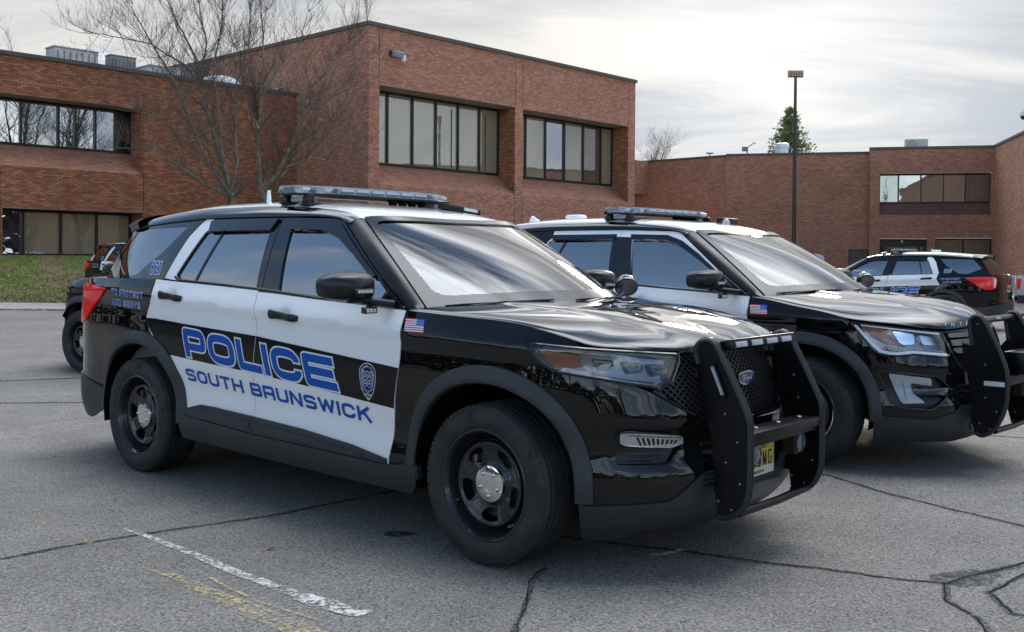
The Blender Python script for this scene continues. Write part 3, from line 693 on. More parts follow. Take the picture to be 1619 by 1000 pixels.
        m=M(); H=np.array(dens(hl,.03)); A=S(H[:,0],H[:,1],.004); m.tube([tuple(p) for p in A]+[tuple(A[0])],.0065,6,mir=mi); P('lamp_surround',m,GLB,hp)
        m=M(); m.patch(S,hl,d=.005,st=.03,mir=mi,fl=0); P('lens',m,LNS,hp)
        m=M()
        if new:
            m.patch(S,rnd([(.275,.985),(.335,.935),(.43,.915),(.50,.912),(.455,.952),(.47,.975),(.30,.990)],.008,3),d=-.020,st=.03,mir=mi,fl=.02); P('side_reflector',m,AMB,hp)
            m=M(); m.union(S,strip([(.30,1.012),(.5,1.000),(.72,.984),(.955,.964)],.010),d=-.012,st=.04,mir=mi); P('running_lamp',m,VGR,hp)
            
        else:
            m.patch(S,rnd([(.41,.965),(.46,.90),(.56,.852),(.70,.835),(.64,.865),(.56,.92),(.60,.945)],.008,3),d=-.020,st=.03,mir=mi,fl=.02); P('side_reflector',m,AMB,hp)
            m=M(); m.union(S,strip([(.36,.972),(.44,.885),(.52,.805),(.60,.79),(.72,.802),(.98,.782)],.018),d=.0075,st=.04,mir=mi); m.union(S,strip([(.40,.975),(.95,.918)],.014),d=.0075,st=.04,mir=mi); P('running_lamp',m,VWH,hp)
            m=M(); m.patch(S,rnd([(.60,.935),(.76,.92),(.76,.85),(.66,.845)],.02,3),d=-.028,st=.03,mir=mi,fl=.02); m.patch(S,rnd([(.80,.915),(.90,.905),(.95,.84),(.82,.845)],.02,3),d=-.028,st=.03,mir=mi,fl=.02); P('reflector',m,HLR,hp)
            m=M(); m.patch(S,rnd([(.56,.845),(.68,.820),(.97,.81),(.97,.795),(.68,.80),(.57,.815)],.008,3),d=-.012,st=.03,mir=mi,fl=.02); P('turn_signal',m,VGR,hp)
        if new:
            for (s0_,z0_) in ((.515,.948),(.665,.934),(.80,.921)):
                m=M(); m.patch(S,rnd([(s0_,z0_+.018),(s0_+.115,z0_+.008),(s0_+.105,z0_-.030),(s0_+.03,z0_-.034)],.014,3),d=-.022,st=.02,mir=mi,fl=.02); P('lamp_module',m,GLB,hp)
                m=M(); m.patch(S,rnd([(s0_+.012,z0_+.010),(s0_+.10,z0_+.002),(s0_+.092,z0_-.020),(s0_+.035,z0_-.024)],.012,3),[rnd([(s0_+.022,z0_+.002),(s0_+.086,z0_-.004),(s0_+.080,z0_-.014),(s0_+.040,z0_-.017)],.006,3)],d=-.018,st=.02,mir=mi,fl=.012); P('reflector',m,DCH,hp)
            m=M(); m.union(S,strip([(.52,.906),(.70,.880),(.86,.862)],.012),d=-.016,st=.04,mir=mi); P('turn_signal',m,DCH,hp)
    # ---- hood, roof, glass
    m=M(); m.grid(hood,0,1,46,0,1,22,d=0,fl=.02); m.grid(hood,0,1,46,0,1,22,d=0,mir=True,fl=.02); hd=P('hood',m,BLK)
    # sample hood heights for things lying on it
    uu=np.linspace(0,1,90); vv=np.linspace(0,1,60); GU,GV=np.meshgrid(uu,vv,indexing='ij'); HP=hood(GU.ravel(),GV.ravel())
    def HZ(x,y,d=0.):
        x=np.atleast_1d(np.asarray(x,float)); y=np.atleast_1d(np.asarray(y,float)); D=(HP[None,:,0]-x[:,None])**2+(HP[None,:,1]+np.abs(y)[:,None])**2
        i=np.argpartition(D,6,axis=1)[:,:6]; w=1/(np.take_along_axis(D,i,1)+1e-6); z=(HP[i,2]*w).sum(1)/w.sum(1)
        return np.stack([x,y,z+d],-1)
    if new:
        for mi in LR:
            m=M()
            m.patch(HZ,rnd([(.03,-.20),(.16,-.13),(.34,-.17),(.52,-.27),(.40,-.30),(.20,-.26)],.03,4),d=.0018,st=.03,fl=.001,mir=mi,mi=0)
            for k in range(2): m.union(HZ,strip([(.10+.03*k,-.185-.035*k),(.28+.03*k,-.205-.035*k),(.42,-.265-.012*k)],.007),d=.0045,st=.05,mir=mi,mi=1)
            P('hood_dark_patch',m,[SHL,GLB],hd)  # flat dark patch with two thin gloss strips on each hood half
    m=M(); m.grid(R,0,.985,40,-.895,.895,36,flip=True,fl=.03); rf=P('roof',m,WHT)
    for mi in LR:
        m=M(); 
        def RR(a,b,d=0.): 
            p=R(a,-b,d); return p
        m.grid(RR,0.0,.995,40,.900,1.0,6,d=.003,fl=.02,mir=mi,flip=False); P('roof_rail',m,BLK,rf)
        m=M(); p0=np.array([RR(a,.9995,.004) for a in np.linspace(0,.995,30)]); m.tube([tuple(p) for p in p0],.006,6,mir=mi); P('roof_moulding',m,SAT,rf)
    # spoiler
    m=M(); rows=[]
    for i,t in enumerate(np.linspace(0,1,9)):
        row=[]
        for e in np.linspace(-1,1,27):
            x1=gx-3.83+.075*abs(e)**2.5; x=gx-3.56+(x1-gx+3.56)*t; y=(.665-.035*t)*e
            z=float(c.zr(gx-3.56))+(float(c.zc(gx-3.56))-float(c.zr(gx-3.56)))*math.sqrt(max(0,1-abs(e*.97)**4))+.010-.006*t-.014*t*t
            row.append((x,y,z))
        rows.append(row)
    lo=[[(p[0]+(.02 if k==8 else 0),p[1]*.985,p[2]-(.030 if k==8 else .05)) for p in r] for k,r in enumerate(rows)]
    m.pts([r[3:24] for r in rows]); m.pts([r[:4] for r in rows],mi=2); m.pts([r[23:] for r in rows],mi=2); m.pts([rows[-1],lo[-1]],mi=2); m.pts([lo[-1],lo[4],lo[0]],mi=1)
    for j in (0,-1): m.add([r[j] for r in rows]+[r[j] for r in lo[::-1]],[list(range(18))],None,2)
    P('roof_spoiler',m,[WHT,GLB,BLK],rf,ang=40)
    m=M()
    m.grid(WS,-.985,.985,30,0,1.0,16,d=0); ws=P('windshield',m,GWS)
    m=M(); m.patch(lambda a,b,d=0.:WS(a,b,d),[(-.985,0),(.985,0),(.985,1),(-.985,1)],[rnd([(-.90,.115),(.90,.115),(.93,.93),(-.93,.93)],.09,6)],d=.009,st=.04,fl=0); P('windshield_border',m,pbr('frit',(.02,.021,.022),.12,spec=.35),ws)
    m=M(); m.grid(RG,-.985,.985,20,0,1.0,10,flip=True); rgl=P('rear_window',m,GDK)
    m=M(); m.patch(RG,[(-1.0,-.01),(1.0,-.01),(1.0,1),(-1.0,1)],[rnd([(-.86,.09),(.86,.09),(.86,.90),(-.86,.90)],.08,5)],d=.002,st=.08,fl=0,flip=True); P('window_border',m,GLB,rgl)
    m=M(); m.tube([tuple(RG(np.array(.02),np.array(.05),.02)),tuple(RG(np.array(-.40),np.array(.14),.022))],.007,6); m.box(tuple(RG(np.array(.02),np.array(.03),.02)),(.04,.05,.03),bev=.008); P('rear_wiper',m,SAT,rgl)
    # cowl
    m=M(); rows=[]
    for e in np.linspace(-1,1,25):
        b=WS(np.array(e),np.array(0.)); u=hood(np.array(0.),np.array(1-abs(e))); rows.append([(b[0]-.04,b[1],b[2]+.0),(b[0]+.01,b[1],b[2]-.014),(b[0]+.09,b[1],b[2]-.035),(b[0]+.14,b[1]*.97,b[2]-.09)])
    m.pts(rows); cw=P('cowl',m,PLA)
    for (e0,v0,e1,v1) in ((-.90,.022,-.20,.030),(.0,.022,.82,.030)):
        pth=[tuple(WS(np.array(e0+(e1-e0)*t),np.array(v0+(v1-v0)*t),.016)) for t in np.linspace(0,1,9)]
        m=M(); m.tube(pth,[.003]+[.0055]*7+[.003],6,sc=(1,1.3)); pa=[tuple(WS(np.array(e0+.04),np.array(-.01),.02)),tuple(WS(np.array((e0+e1)/2),np.array((v0+v1)/2),.022))]
        m.tube(pa,[.009,.005],8); P('wiper',m,SAT,cw)
    # ---- front
    gc=float(c.smax)
    if new: GR=[(.985,.982),(gc,.984),(gc,.668),(1.143,.672),(1.06,.690),(.989,.722),(.80,.826),(.850,.836),(.905,.860),(.968,.940)]
    else:   GR=[(.972,.925),(gc,.936),(gc,.66),(1.16,.665),(1.09,.70),(1.035,.775),(1.035,.80)]
    m=M()
    if new: pb=[(.263,.80)]+[(x,z) for x,z in [p for p in arc(0,ZA,ar,58,0,12,1.08)]]+SPL+[(1.07,.60),(gc,.60),(gc,.660),(1.143,.664),(1.055,.683),(.985,.713),(.79,.820),(.705,.851),(.564,.872),(.369,.898),(.296,.929)]
    else: pb=[(.267,.80)]+[p for p in arc(0,ZA,ar,58,0,12,1.08)]+SPL+[(1.09,.58),(gc,.58),(gc,.655),(1.155,.660),(1.085,.693),(1.028,.764),(.99,.762),(.724,.784),(.679,.769),(.534,.776),(.478,.800),(.408,.888),(.365,.945)]
    for mi in LR: m.patch(S,pb,[rnd(FOG,.02,4)],d=0,st=.035,mir=mi,fl=.014)
    bm_=P('front_bumper',m,BLK)
    m=M()
    for mi in LR: m.patch(S,[(x,z-.004) for x,z in SPL]+[(1.15,.462),(1.19,.40),(gc,.39),(gc,.2)]+BOT[::-1][1:],d=.010,st=.04,mir=mi,fl=.03)
    lb=P('lower_bumper',m,PLA,bm_)
    m=M()
    for mi in LR: 
        m.patch(S,[(1.0,.36),(gc,.36),(gc,.62),(1.0,.62)],d=-.07,st=.1,mir=mi,fl=0)
        for k in range(3): m.union(S,strip([(1.02,.405+k*.025),(1.14,.41+k*.022)],.008),d=.014,st=.05,mir=mi)
        for k in range(3): m.union(S,strip([(1.06,.50+k*.035),(gc,.50+k*.035)],.010),d=-.02,st=.05,mir=mi)
    P('lower_grille',m,SAT,bm_)
    m=M()
    for mi in LR: m.patch(S,[(gc,.26),(1.25,.26),(1.18,.30),(1.20,.345),(gc,.355)],d=.022,st=.05,mir=mi,fl=.014)
    P('skid_plate',m,pbr('skid_grey',(.09,.095,.10),.4),bm_)
    # fog recess
    for mi in LR:
        m=M(); m.patch(S,FOG,d=-.030,st=.04,mir=mi,fl=0)
        H=np.array(dens(rnd(FOG,.02,4),.03)); a=S(H[:,0],H[:,1],.0015); b=S(H[:,0],H[:,1],-.031); m.pts([[tuple(p) for p in np.vstack([a,a[:1]])],[tuple(p) for p in np.vstack([b,b[:1]])]],mir=mi)
        if new:
            for k in range(3): m.union(S,strip([(.655,.532+k*.022),(.80+.045*k,.532+k*.020)],.009),d=-.012,st=.05,mir=mi)
        fr=P('fog_recess',m,SAT,bm_)
        m=M()
        if new:
            L_=rnd([(.648,.645),(.70,.648),(.80,.640),(.945,.624),(.948,.590),(.880,.576),(.675,.592),(.650,.602)],.01,3)
            m.patch(S,L_,d=.0,st=.03,mir=mi,fl=.02); P('fog_lamp',m,pbr('fog_reflector',(.62,.63,.64),.22,metal=.85),fr)
            m=M(); 
            for k in range(9): m.union(S,[[(.72+.024*k,.628-.0025*k),(.732+.024*k,.627-.0025*k),(.748+.020*k,.592),(.738+.020*k,.592)]],d=.002,mir=mi)
            m.union(S,strip([(.69,.637),(.94,.615)],.003),d=.002,mir=mi,st=.05); P('led_row',m,SHL,fr)
            m=M(); m.patch(S,L_,d=.008,st=.03,mir=mi,fl=.010); P('lens',m,LNS,fr)
        else:
            L_=rnd([(.572,.660),(.86,.630),(.865,.575),(.72,.595),(.735,.53),(.80,.475),(.655,.468)],.02,3)
            m.patch(S,L_,d=-.006,st=.03,mir=mi,fl=.02); P('fog_lamp',m,pbr('fog_glass_grey',(.42,.44,.46),.2,coat=.6),fr); m=M(); H=np.array(dens(rnd(FOG,.02,4),.03)); A=S(H[:,0],H[:,1],.002); m.tube([tuple(p) for p in A]+[tuple(A[0])],.006,6,mir=mi); P('fog_bezel',m,PLA,fr)
            m=M(); m.patch(S,rnd([(.715,.600),(1.03,.560),(1.02,.520),(.735,.530)],.012,3),d=.012,st=.03,mir=mi,fl=.03); P('fog_trim',m,GLB,fr)
            m=M()
            for k in range(9): m.union(S,strip([(.60+.028*k,.650-.004*k),(.655+.017*k,.475+.0*k)] if k<3 else [(.60+.028*k,.650-.004*k),(.605+.028*k,.60-.003*k)],.0025),d=-.004,mir=mi,st=.05)
            P('led_row',m,VGR,fr)
    # grille
    m=M()
    for mi in LR: m.patch(S,GR,d=-.055,st=.06,mir=mi,fl=0)
    gp=P('grille',m,SHL)
    m=M(); gl=np.array(GR)
    if new:
        sp=.031; segs=[]
        for sg in (1,-1):
            for k in range(-40,80):
                # line z = z0 + sg*slope*(s-gc)
                z0=.66+k*sp; pts_=[(s_,z0+sg*.82*(s_-gc)) for s_ in np.append(np.arange(.78,gc-.004,.012),gc)]
                pts_=[(min(a,gc),b) for a,b in pts_]; ins=pip(GR,np.array([(min(a,gc-1e-4),b) for a,b in pts_])); run=[]
                for p_,q_ in zip(pts_,ins):
                    if q_: run.append(p_)
                    else:
                        if len(run)>1: segs.append(run)
                        run=[]
                if len(run)>1: segs.append(run)
        for r_ in segs:
            r_=r_[::2]+([r_[-1]] if len(r_)%2==0 else [])
            if len(r_)<2: continue
            A=np.array(r_); p_=S(A[:,0],A[:,1],-.012)
            for mi in LR: m.tube([tuple(q) for q in p_],.0031,5,cap=False,mir=mi,sc=(1,1.6))
        P('grille_mesh',m,SAT,gp)
    else:
        for (z0,z1,s0) in ((.915,.905,.985),(.865,.85,1.01),(.812,.80,1.035)):
            for mi in LR: m.patch(S,rnd([(s0,z0+.008),(gc,z0+.012),(gc,z1-.022),(s0+.01,z1-.014)],.006,2),d=-.008,st=.05,mir=mi,fl=.03)
        P('grille_bar',m,GLB,gp)
        m=M()
        for k in range(7):
            for mi in LR: m.union(S,strip([(1.06+.01*k,.76-.014*k),(gc,.76-.014*k)],.004),d=-.02,st=.06,mir=mi)
        for k in range(16):
            for mi in LR: m.union(S,strip([(1.08+.024*k,.77),(1.08+.024*k,.67)],.004),d=-.0205,mir=mi)
        P('grille_mesh',m,SAT,gp)
    m=M()
    for mi in LR:
        A=np.array(dens(GR[2:]+[GR[0]],.05,False)); p_=S(A[:,0],A[:,1],.003); m.tube([tuple(q) for q in p_],.006,6,cap=False,mir=mi)
        A=np.array(dens([GR[0],GR[1]],.05,False)); p_=S(A[:,0],A[:,1],-.001); m.tube([tuple(q) for q in p_],.007,6,cap=False,mir=mi)
    P('grille_surround',m,GLB,gp)
    if new:
        m=M()
        for mi in LR: m.union(S,strip([(1.08,.668),(1.17,.648),(gc,.645)],.016),d=.004,st=.05,mir=mi)
        P('chrome_strip',m,CHR,gp)
    # emblem
    ez=.842 if new else .80
    fx=float(S(gc,ez)[0])
    def EM(a,b,d=0.): 
        a=np.asarray(a,float); return np.stack([fx+.012+d+0*a,a+0*np.asarray(b),ez+np.asarray(b,float)],-1)
    m=M(); m.patch(EM,[(.083*math.cos(t),.034*math.sin(t)) for t in np.linspace(0,2*math.pi,40)[:-1]],d=.0,fl=.010,st=.03); em=P('emblem',m,CHR,gp)
    m=M(); m.patch(EM,[(.076*math.cos(t),.028*math.sin(t)) for t in np.linspace(0,2*math.pi,40)[:-1]],d=.002,fl=.0,st=.03); P('emblem_field',m,pbr('emblem_blue',(.008,.03,.13),.15,coat=.6),em)
    m=M()
    scr=[[(-.050,-.004),(-.056,.006),(-.048,.015),(-.034,.013),(-.020,.015)],[(-.034,.014),(-.038,-.006),(-.046,-.013),(-.052,-.011)],[(-.044,.001),(-.028,.003)],[(-.020,-.003),(-.014,-.009),(-.008,-.004),(-.013,.003),(-.020,-.003)],[(-.004,.004),(.000,.002),(-.001,-.009)],[(.000,.001),(.008,.004)],[(.026,-.004),(.018,.002),(.013,-.004),(.018,-.009),(.026,-.003)],[(.034,.016),(.026,-.003),(.030,-.009),(.038,-.005)],[(.034,.016),(.040,.012)]]
    pl=[]
    for s_ in scr: pl+=stroke_polys(s_,.0042)
    m.union(EM,pl,d=.004); P('emblem_script',m,CHR,em)
    # plate
    px=fx+.075
    def PLT(a,b,d=0.): a=np.asarray(a,float); return np.stack([px+d+0*a,a+0*np.asarray(b),.463+np.asarray(b,float)],-1)
    m=M(); m.patch(PLT,rrect(-.152,.152,-.076,.076,.012),d=0,fl=.006,st=.2); m.box((px-.03,0,.463),(.05,.30,.14)); pt=P('licence_plate',m,[CRM])
    m=M(); m.patch(PLT,rrect(-.149,.149,-.035,.073,.010),d=.0010,fl=.0,st=.1); P('plate_field',m,YEL,pt)
    txt(pt,'plate_number',PLT,'000MG',.072,0,-.036,INK,.002,t=.13,w=.50,center=True,total=.25,gap=.2)
    txt(pt,'plate_text',PLT,'MUNICIPAL',.014,0,-.065,INK,.002,t=.16,w=.75,center=True,total=.10)
    txt(pt,'plate_text',PLT,'NEW JERSEY',.015,0,.048,INK,.002,t=.18,w=.85,center=True,total=.16)
    # ---- push bumper
    if new: path=[(.745,.925),(.732,.97),(.738,1.015),(.770,1.046),(.815,1.053),(.855,1.030),(.90,.955),(.96,.845),(1.010,.745),(1.028,.69),(1.031,.55),(1.029,.41),(1.012,.34),(.975,.285),(.915,.252),(.865,.246)]
    else:   path=[(.80,.84),(.78,.98),(.795,1.03),(.835,1.052),(.885,1.03),(.945,.93),(1.005,.80),(1.045,.68),(1.05,.56),(1.035,.44),(.995,.335),(.94,.265),(.88,.238),(.84,.25)]
    ax=.0 if new else .11
    back=([(.845,.40),(.835,.56),(.80,.70),(.765,.80)] if new else [(.80,.40),(.80,.55),(.78,.66),(.735,.76)])
    up=[]
    for sg in (-1,1):
        def PB(a,b,d=0.,sg=sg): a=np.asarray(a,float); return np.stack([a+ax,sg*.365+0*a-d,np.asarray(b,float)],-1)
        m=M(); pp_=[tuple(p) for p in spl(np.arange(len(path)),np.array(path))(np.linspace(0,len(path)-1,46))]+back
        m.patch(PB,pp_,d=.004,fl=.008,st=.3); m.patch(PB,pp_,d=-.004,flip=True,fl=0,st=.3)
        u=P('push_bumper',m,PBL) if sg==-1 else P('upright',m,PBL,up[0]); up.append(u)
        pin=[]
        path_s=[tuple(p) for p in spl(np.arange(len(path)),np.array(path))(np.linspace(0,len(path)-1,46))]
        for i_,(x,z) in enumerate(path_s):
            a_=np.array(path_s[max(0,i_-1)]); b_=np.array(path_s[min(len(path_s)-1,i_+1)]); t_=(b_-a_)/np.linalg.norm(b_-a_); pin.append((x-.016*(-t_[1]),z-.016*t_[0]))
        m=M(); m.tube([(x+ax,sg*.365,z) for x,z in dens(pin,.03,False)],.018,12,sc=(.85,1.35),up=(0,1,0)); P('upright_edge',m,PGR,up[0])
        m=M()
        for (bx,bz) in ((.955,.60),(.90,.505),(.97,.42),(.865,.33),(.93,.30),(.895,.72),(.845,.985) if not new else (.87,.83)):
            for fs in (-1,1): m.lathe([(.007,.004),(.007,.008),(.004,.010),(.0001,.0105)],(bx+ax,sg*.365,bz),'y',8,sgn=fs)
        P('bolt',m,DCH,up[0])
    m=M(); m.box((.965+ax,0,.622),(.115,.73,.045),bev=.008); m.box((1.005+ax,0,.612),(.012,.73,.066),bev=.004); P('crossbar',m,PBL,up[0])
    m=M()
    for y in (-.22,0,.22):
        m.lathe([(.014,.0),(.014,.006),(.007,.010),(.0001,.0105)],(.965+ax,y,.6445),'z',10)
    P('bolt',m,DCH,up[0])
    m=M(); m.tube([(.955+ax,-.355,.288),(.965+ax,0,.285),(.955+ax,.355,.288)],.019,12); P('crossbar',m,PBL,up[0])
    if new:
        m=M(); m.box((.868,0,1.020),(.050,.66,.040),Matrix.Rotation(-.25,3,'Y'),bev=.006); P('light_bracket',m,PBL,up[0])
        for k in range(4):
            m=M(); m.box((.892,-.225+.15*k,1.018),(.012,.105,.026),Matrix.Rotation(-.25,3,'Y'),bev=.003); P('strobe_lamp',m,VGR,up[0])
    else:
        m=M(); m.tube([(.84+ax,-.365,1.005),(.84+ax,.365,1.005)],.022,12); P('crossbar',m,pbr('tube_satin',(.05,.055,.06),.3,metal=.5),up[0])
        m=M(); m.box((1.0+ax,.06,.72),(.14,.34,.15),bev=.012); P('siren_box',m,PBL,up[0])
        def TB(a,b,d=0.): 
            a=np.asarray(a,float); th=np.asarray(b,float)/.022+.25; return np.stack([.84+ax+(.022+d)*np.cos(th),a+0*th,1.005+(.022+d)*np.sin(th)],-1)
        txt(up[0],'lettering',TB,'SETINA',.016,.0,-.008,VWH,.001,t=.22,w=.9,center=True)
    for y in (-.215,.235):
        m=M(); m.box((.93+ax,y,.525),(.07,.105,.115),bev=.01); lp=P('work_lamp',m,SAT,up[0])
        m=M(); m.lathe([(.046,.0),(.046,.006),(.040,.008),(.038,.004),(.02,.007),(.0001,.008)],(.966+ax,y,.525),'x',24,sgn=1); P('work_lamp_lens',m,pbr('lamp_face',(.07,.09,.11),.1,coat=.8),up[0])
    for sg in (-1,1):
        m=M()
        if new: rot=Matrix.Rotation(-.42,3,'Y'); m.box((.865,sg*.378,.865),(.026,.022,.15),rot,bev=.004)
        else: rot=Matrix.Rotation(0,3,'Y'); m.box((.96+ax,sg*.378,.60),(.13,.022,.032),rot,bev=.004)
        P('side_lamp',m,LED if not new else SAT,up[0])
        if new:
            m=M(); m.box((.865,sg*.390,.865),(.014,.003,.13),rot); P('led_row',m,VGR,up[0])
    for sg in (-1,1):
        m=M(); m.box((.80,sg*.33,.45),(.34,.05,.16)); P('mounting_bracket',m,PBL,up[0]); m=M(); m.box((.72,sg*.345,.93),(.10,.02,.03)); P('mounting_bracket',m,PBL,up[0])
    m=M(); m.tube([(.80,.30,.98),(.815,.31,.86),(.83,.335,.70),(.86,.33,.64),(.84,.30,.60)],.006,6); P('cable',m,SHL,up[0])
    # ---- lettering
    for mi in LR:
        dn=-1 if mi else 1; fp=mi
        kw=dict(mir=mi,flip=fp,dirn=dn)
        st_top=[(-2.835+gx,1.003),(-2.433+gx,.978),(-1.707+gx,.946),(-1.102+gx,.897),(-.592+gx,.857)]; st_bot=[(-.633+gx,.651),(-1.216+gx,.700),(-1.711+gx,.735),(-2.222+gx,.758),(-2.690+gx,.784)]
        z_at=lambda L,x:float(np.interp(x,[p[0] for p in sorted(L)],[p[1] for p in sorted(L)]))
        m=M(); t_=[(-2.78+gx,z_at(st_top,-2.78+gx)),(-2.433+gx,.978),(-1.775+gx,z_at(st_top,-1.775+gx)),(-1.782+gx,z_at(st_bot,-1.782+gx)),(-2.222+gx,.758),(-2.680+gx,.783)]
        tt=[(-2.936+gx,1.0),(-2.835+gx,1.0),(-2.433+gx,.978),(-1.758+gx,z_at(st_top,-1.758+gx)),(-1.783+gx,z_at(st_bot,-1.78+gx)),(-2.222+gx,.758),(-2.640+gx,.781)]+[p for p in arc(XR,ZA,ar+.008,50,61,5,1.08)]+[(-2.803+gx,.856),(-2.900+gx,.940)]
        if not new: tt=[p for p in tt if p[0]>-2.6+gx]
        m.patch(S,tt,d=.0022,st=.026,mir=mi,fl=.002); P('stripe',m,VBK,[o for o in root.children if o.name.split('.')[0]=='rear_door'][1 if mi else 0])
        m=M(); tt=[(-1.752+gx,z_at(st_top,-1.75+gx)),(-1.102+gx,.897),(-.578+gx,.856),(-.620+gx,.651),(-1.216+gx,.700),(-1.775+gx,z_at(st_bot,-1.775+gx))]
        dr=[o for o in root.children if o.name.split('.')[0]=='front_door'][1 if mi else 0]; m.patch(S,tt,d=.0022,st=.026,mir=mi,fl=.002); P('stripe',m,VBK,dr)
        # POLICE between s=-2.515 .. -1.02
        wd={'P':1.18,'O':1.36,'L':1.12,'C':1.30,'E':1.32}
        x0=(-2.455 if not mi else -1.03)+gx; 
        for gr_,mt,dd in ((.055,VWH,.0034),(0,VBL,.0046)):
            txt(dr,'lettering',S,'POLICE',.168,x0,.786 if not mi else .697,mt,dd,t=.25,grow=gr_,slant=-.30 if not mi else .30,slope=-.062,total=1.43,widths=wd,gap=.17,st=.05,**kw)
        txt(dr,'lettering',S,'SOUTH BRUNSWICK',.076,(-2.480 if not mi else -.79)+gx,.636 if not mi else .558,VBL,.003,t=.22,w=1.08,slope=-.046,total=1.69,gap=.18,st=.05,slant=-.06 if not mi else .06,**kw)
        qp_=[o for o in root.children if o.name.split('.')[0]=='quarter_panel'][1 if mi else 0]
        for ln,zz,xx,tot in (('TO PROTECT',1.138,-3.388,.415),('AND SERVE',1.070,-3.400,.385)):
            zz2=zz if not mi else zz-.022; x1=(xx if not mi else xx+tot+.02)
            for gr_,mt,dd in ((.07,VWH,.002),(0,VBL,.0032)): txt(qp_,'lettering',S,ln,.038,x1,zz2,mt,dd,t=.20,w=1.0,grow=gr_,slope=-.04,total=tot,gap=.25,slant=-.15 if not mi else .4,**kw)
        unit_number(qp_,G,num,mi,gx)
        # flag on the fender, canton forward
        ff_=[o for o in root.children if o.name.split('.')[0]=='front_fender'][1 if mi else 0]
        m=M(); x0,x1,z0,z1=-.535,-.405,1.036,1.102
        if not new: x0+=gx;x1+=gx;z0-=.02;z1-=.02
        sh=-.16
        def FL(a,b,d=0.): a=np.asarray(a,float);b=np.asarray(b,float); return S(x0+(x1-x0)*a-.018*(b-.0),z0+(z1-z0)*b,d)
        for k in range(13):
            b0,b1=k/13,(k+1)/13; xe=1. if k<6 else .6
            m.union(FL,[[(0,b0),(xe,b0),(xe,b1),(0,b1)]],d=.002,mir=mi,mi=0 if k%2==0 else 1)
        m.union(FL,[[(.6,6/13),(1,6/13),(1,1),(.6,1)]],d=.002,mir=mi,mi=2)
        for i in range(5):
            for j in range(4): m.union(FL,[[(.64+.072*i,.52+.11*j),(.668+.072*i,.52+.11*j),(.668+.072*i,.56+.11*j),(.64+.072*i,.56+.11*j)]],d=.0028,mir=mi,mi=1)
        P('flag_decal',m,[VRD,VWH,VBL],ff_)
        # badge
        bx,bz=-.80+gx,.772
        def BD(a,b,d=0.): return S(bx+dn*(np.asarray(a,float)-.12*np.asarray(b,float)*(1 if not mi else -1)*0),bz+np.asarray(b,float)-.04*dn*np.asarray(a,float),d)
        o1=[(0,.092),(.030,.086),(.052,.068),(.060,.052),(.057,.0),(.045,-.045),(.022,-.078),(0,-.096)]; outl=o1+[(-x,z) for x,z in o1[::-1][1:-1]]
        i1=[(0,.052),(.018,.046),(.036,.056),(.036,.020),(.042,-.01),(.034,-.040),(0,-.058)]; inl=i1+[(-x,z) for x,z in i1[::-1][1:-1]]
        m=M(); kk=dict(mir=mi,flip=fp); cl=lambda L:L+[L[0],L[1]]
        m.union(BD,stroke_polys(cl(outl),.0035),d=.0036,**kk); m.union(BD,stroke_polys(cl(inl),.0025),d=.0046,**kk)
        for (qx,qz) in ((-.015,.022),(.015,.022),(-.015,-.012),(.015,-.012)): m.union(BD,stroke_polys(cl(el(qx,qz,.014,.016,0,340,12,2.4)),.002),d=.0056,**kk); m.union(BD,stroke_polys([(qx-.008,qz-.004),(qx,qz+.008),(qx+.008,qz-.004)],.003),d=.0056,**kk)
        for k,ch in enumerate('SOUTHBRUNSWICKTOWNSHIP'):
            a_=math.radians(218-256*k/21); cxx,czz=.047*math.cos(a_),.026+.050*math.sin(a_)
            st_,ad=glyph(ch,.2,.7)
            for s_ in st_:
                s_=[((p[0]-.35)*.0085,(p[1]-.5)*.0115) for p in s_]; ro=a_-math.pi/2; s_=[(cxx+p[0]*math.cos(ro)-p[1]*math.sin(ro),czz+p[0]*math.sin(ro)+p[1]*math.cos(ro)) for p in s_]
                m.union(BD,stroke_polys(s_,.0018),d=.0046,**kk) if len(s_)>1 else None
        P('badge_lines',m,VWH,dr)
        m=M(); m.patch(BD,inl,d=.0032,fl=0,st=.03,**kk); m.patch(BD,[(x*.66,z*.66-.004) for x,z in inl],d=.0042,fl=0,st=.03,mi=1,**kk); P('badge_field',m,[VBL,VBK],dr)
        txt(dr,'badge_text',BD,'POLICE',.011,0,-.074,VWH,.0036,t=.2,w=.7,center=True,mir=mi,flip=fp)
        txt(dr,'badge_text',BD,'NJ',.010,0,-.089,VWH,.0036,t=.2,w=.6,center=True,mir=mi,flip=fp)
    # ---- light bar
    lx=-1.87+gx*.3; z0=1.765; 
    hx=lambda y:.0 if abs(y)<.42 else (abs(y)-.42)*.42
    ys=np.linspace(-.635,.635,41)
    def barring(dx,za,zb,ins=0.): 
        rows=[]
        for y in ys:
            f=.150-hx(y)-ins; bk=-.150+hx(y)*.3+ins; rows.append([(lx+bk,y*(1-ins),za),(lx+f,y*(1-ins),za),(lx+f-dx,y*(1-ins),zb),(lx+bk+dx,y*(1-ins),zb)])
        return rows
    m=M(); m.pts(barring(.0,z0,z0+.012),True,cap=True); bar=P('light_bar',m,SAT,ang=25)
    m=M(); m.pts(barring(.018,z0+.012,z0+.058),True,cap=True); P('bar_lens',m,LNB,bar,ang=25)
    m=M(); m.pts(barring(.02,z0+.013,z0+.050,.022),True,cap=True); P('bar_body',m,LBR,bar,ang=25)
    for k in range(10):
        y=-.558+.124*k
        for sg in (1,-1):
            f=.150-hx(y)-.012 if sg==1 else .150-hx(y)*.3-.012
            m=M(); m.box((lx+sg*f,y,z0+.032),(.010,.104,.026),bev=.003); P('light_module',m,LED if k in(0,9) else VGR,bar)
    m=M()
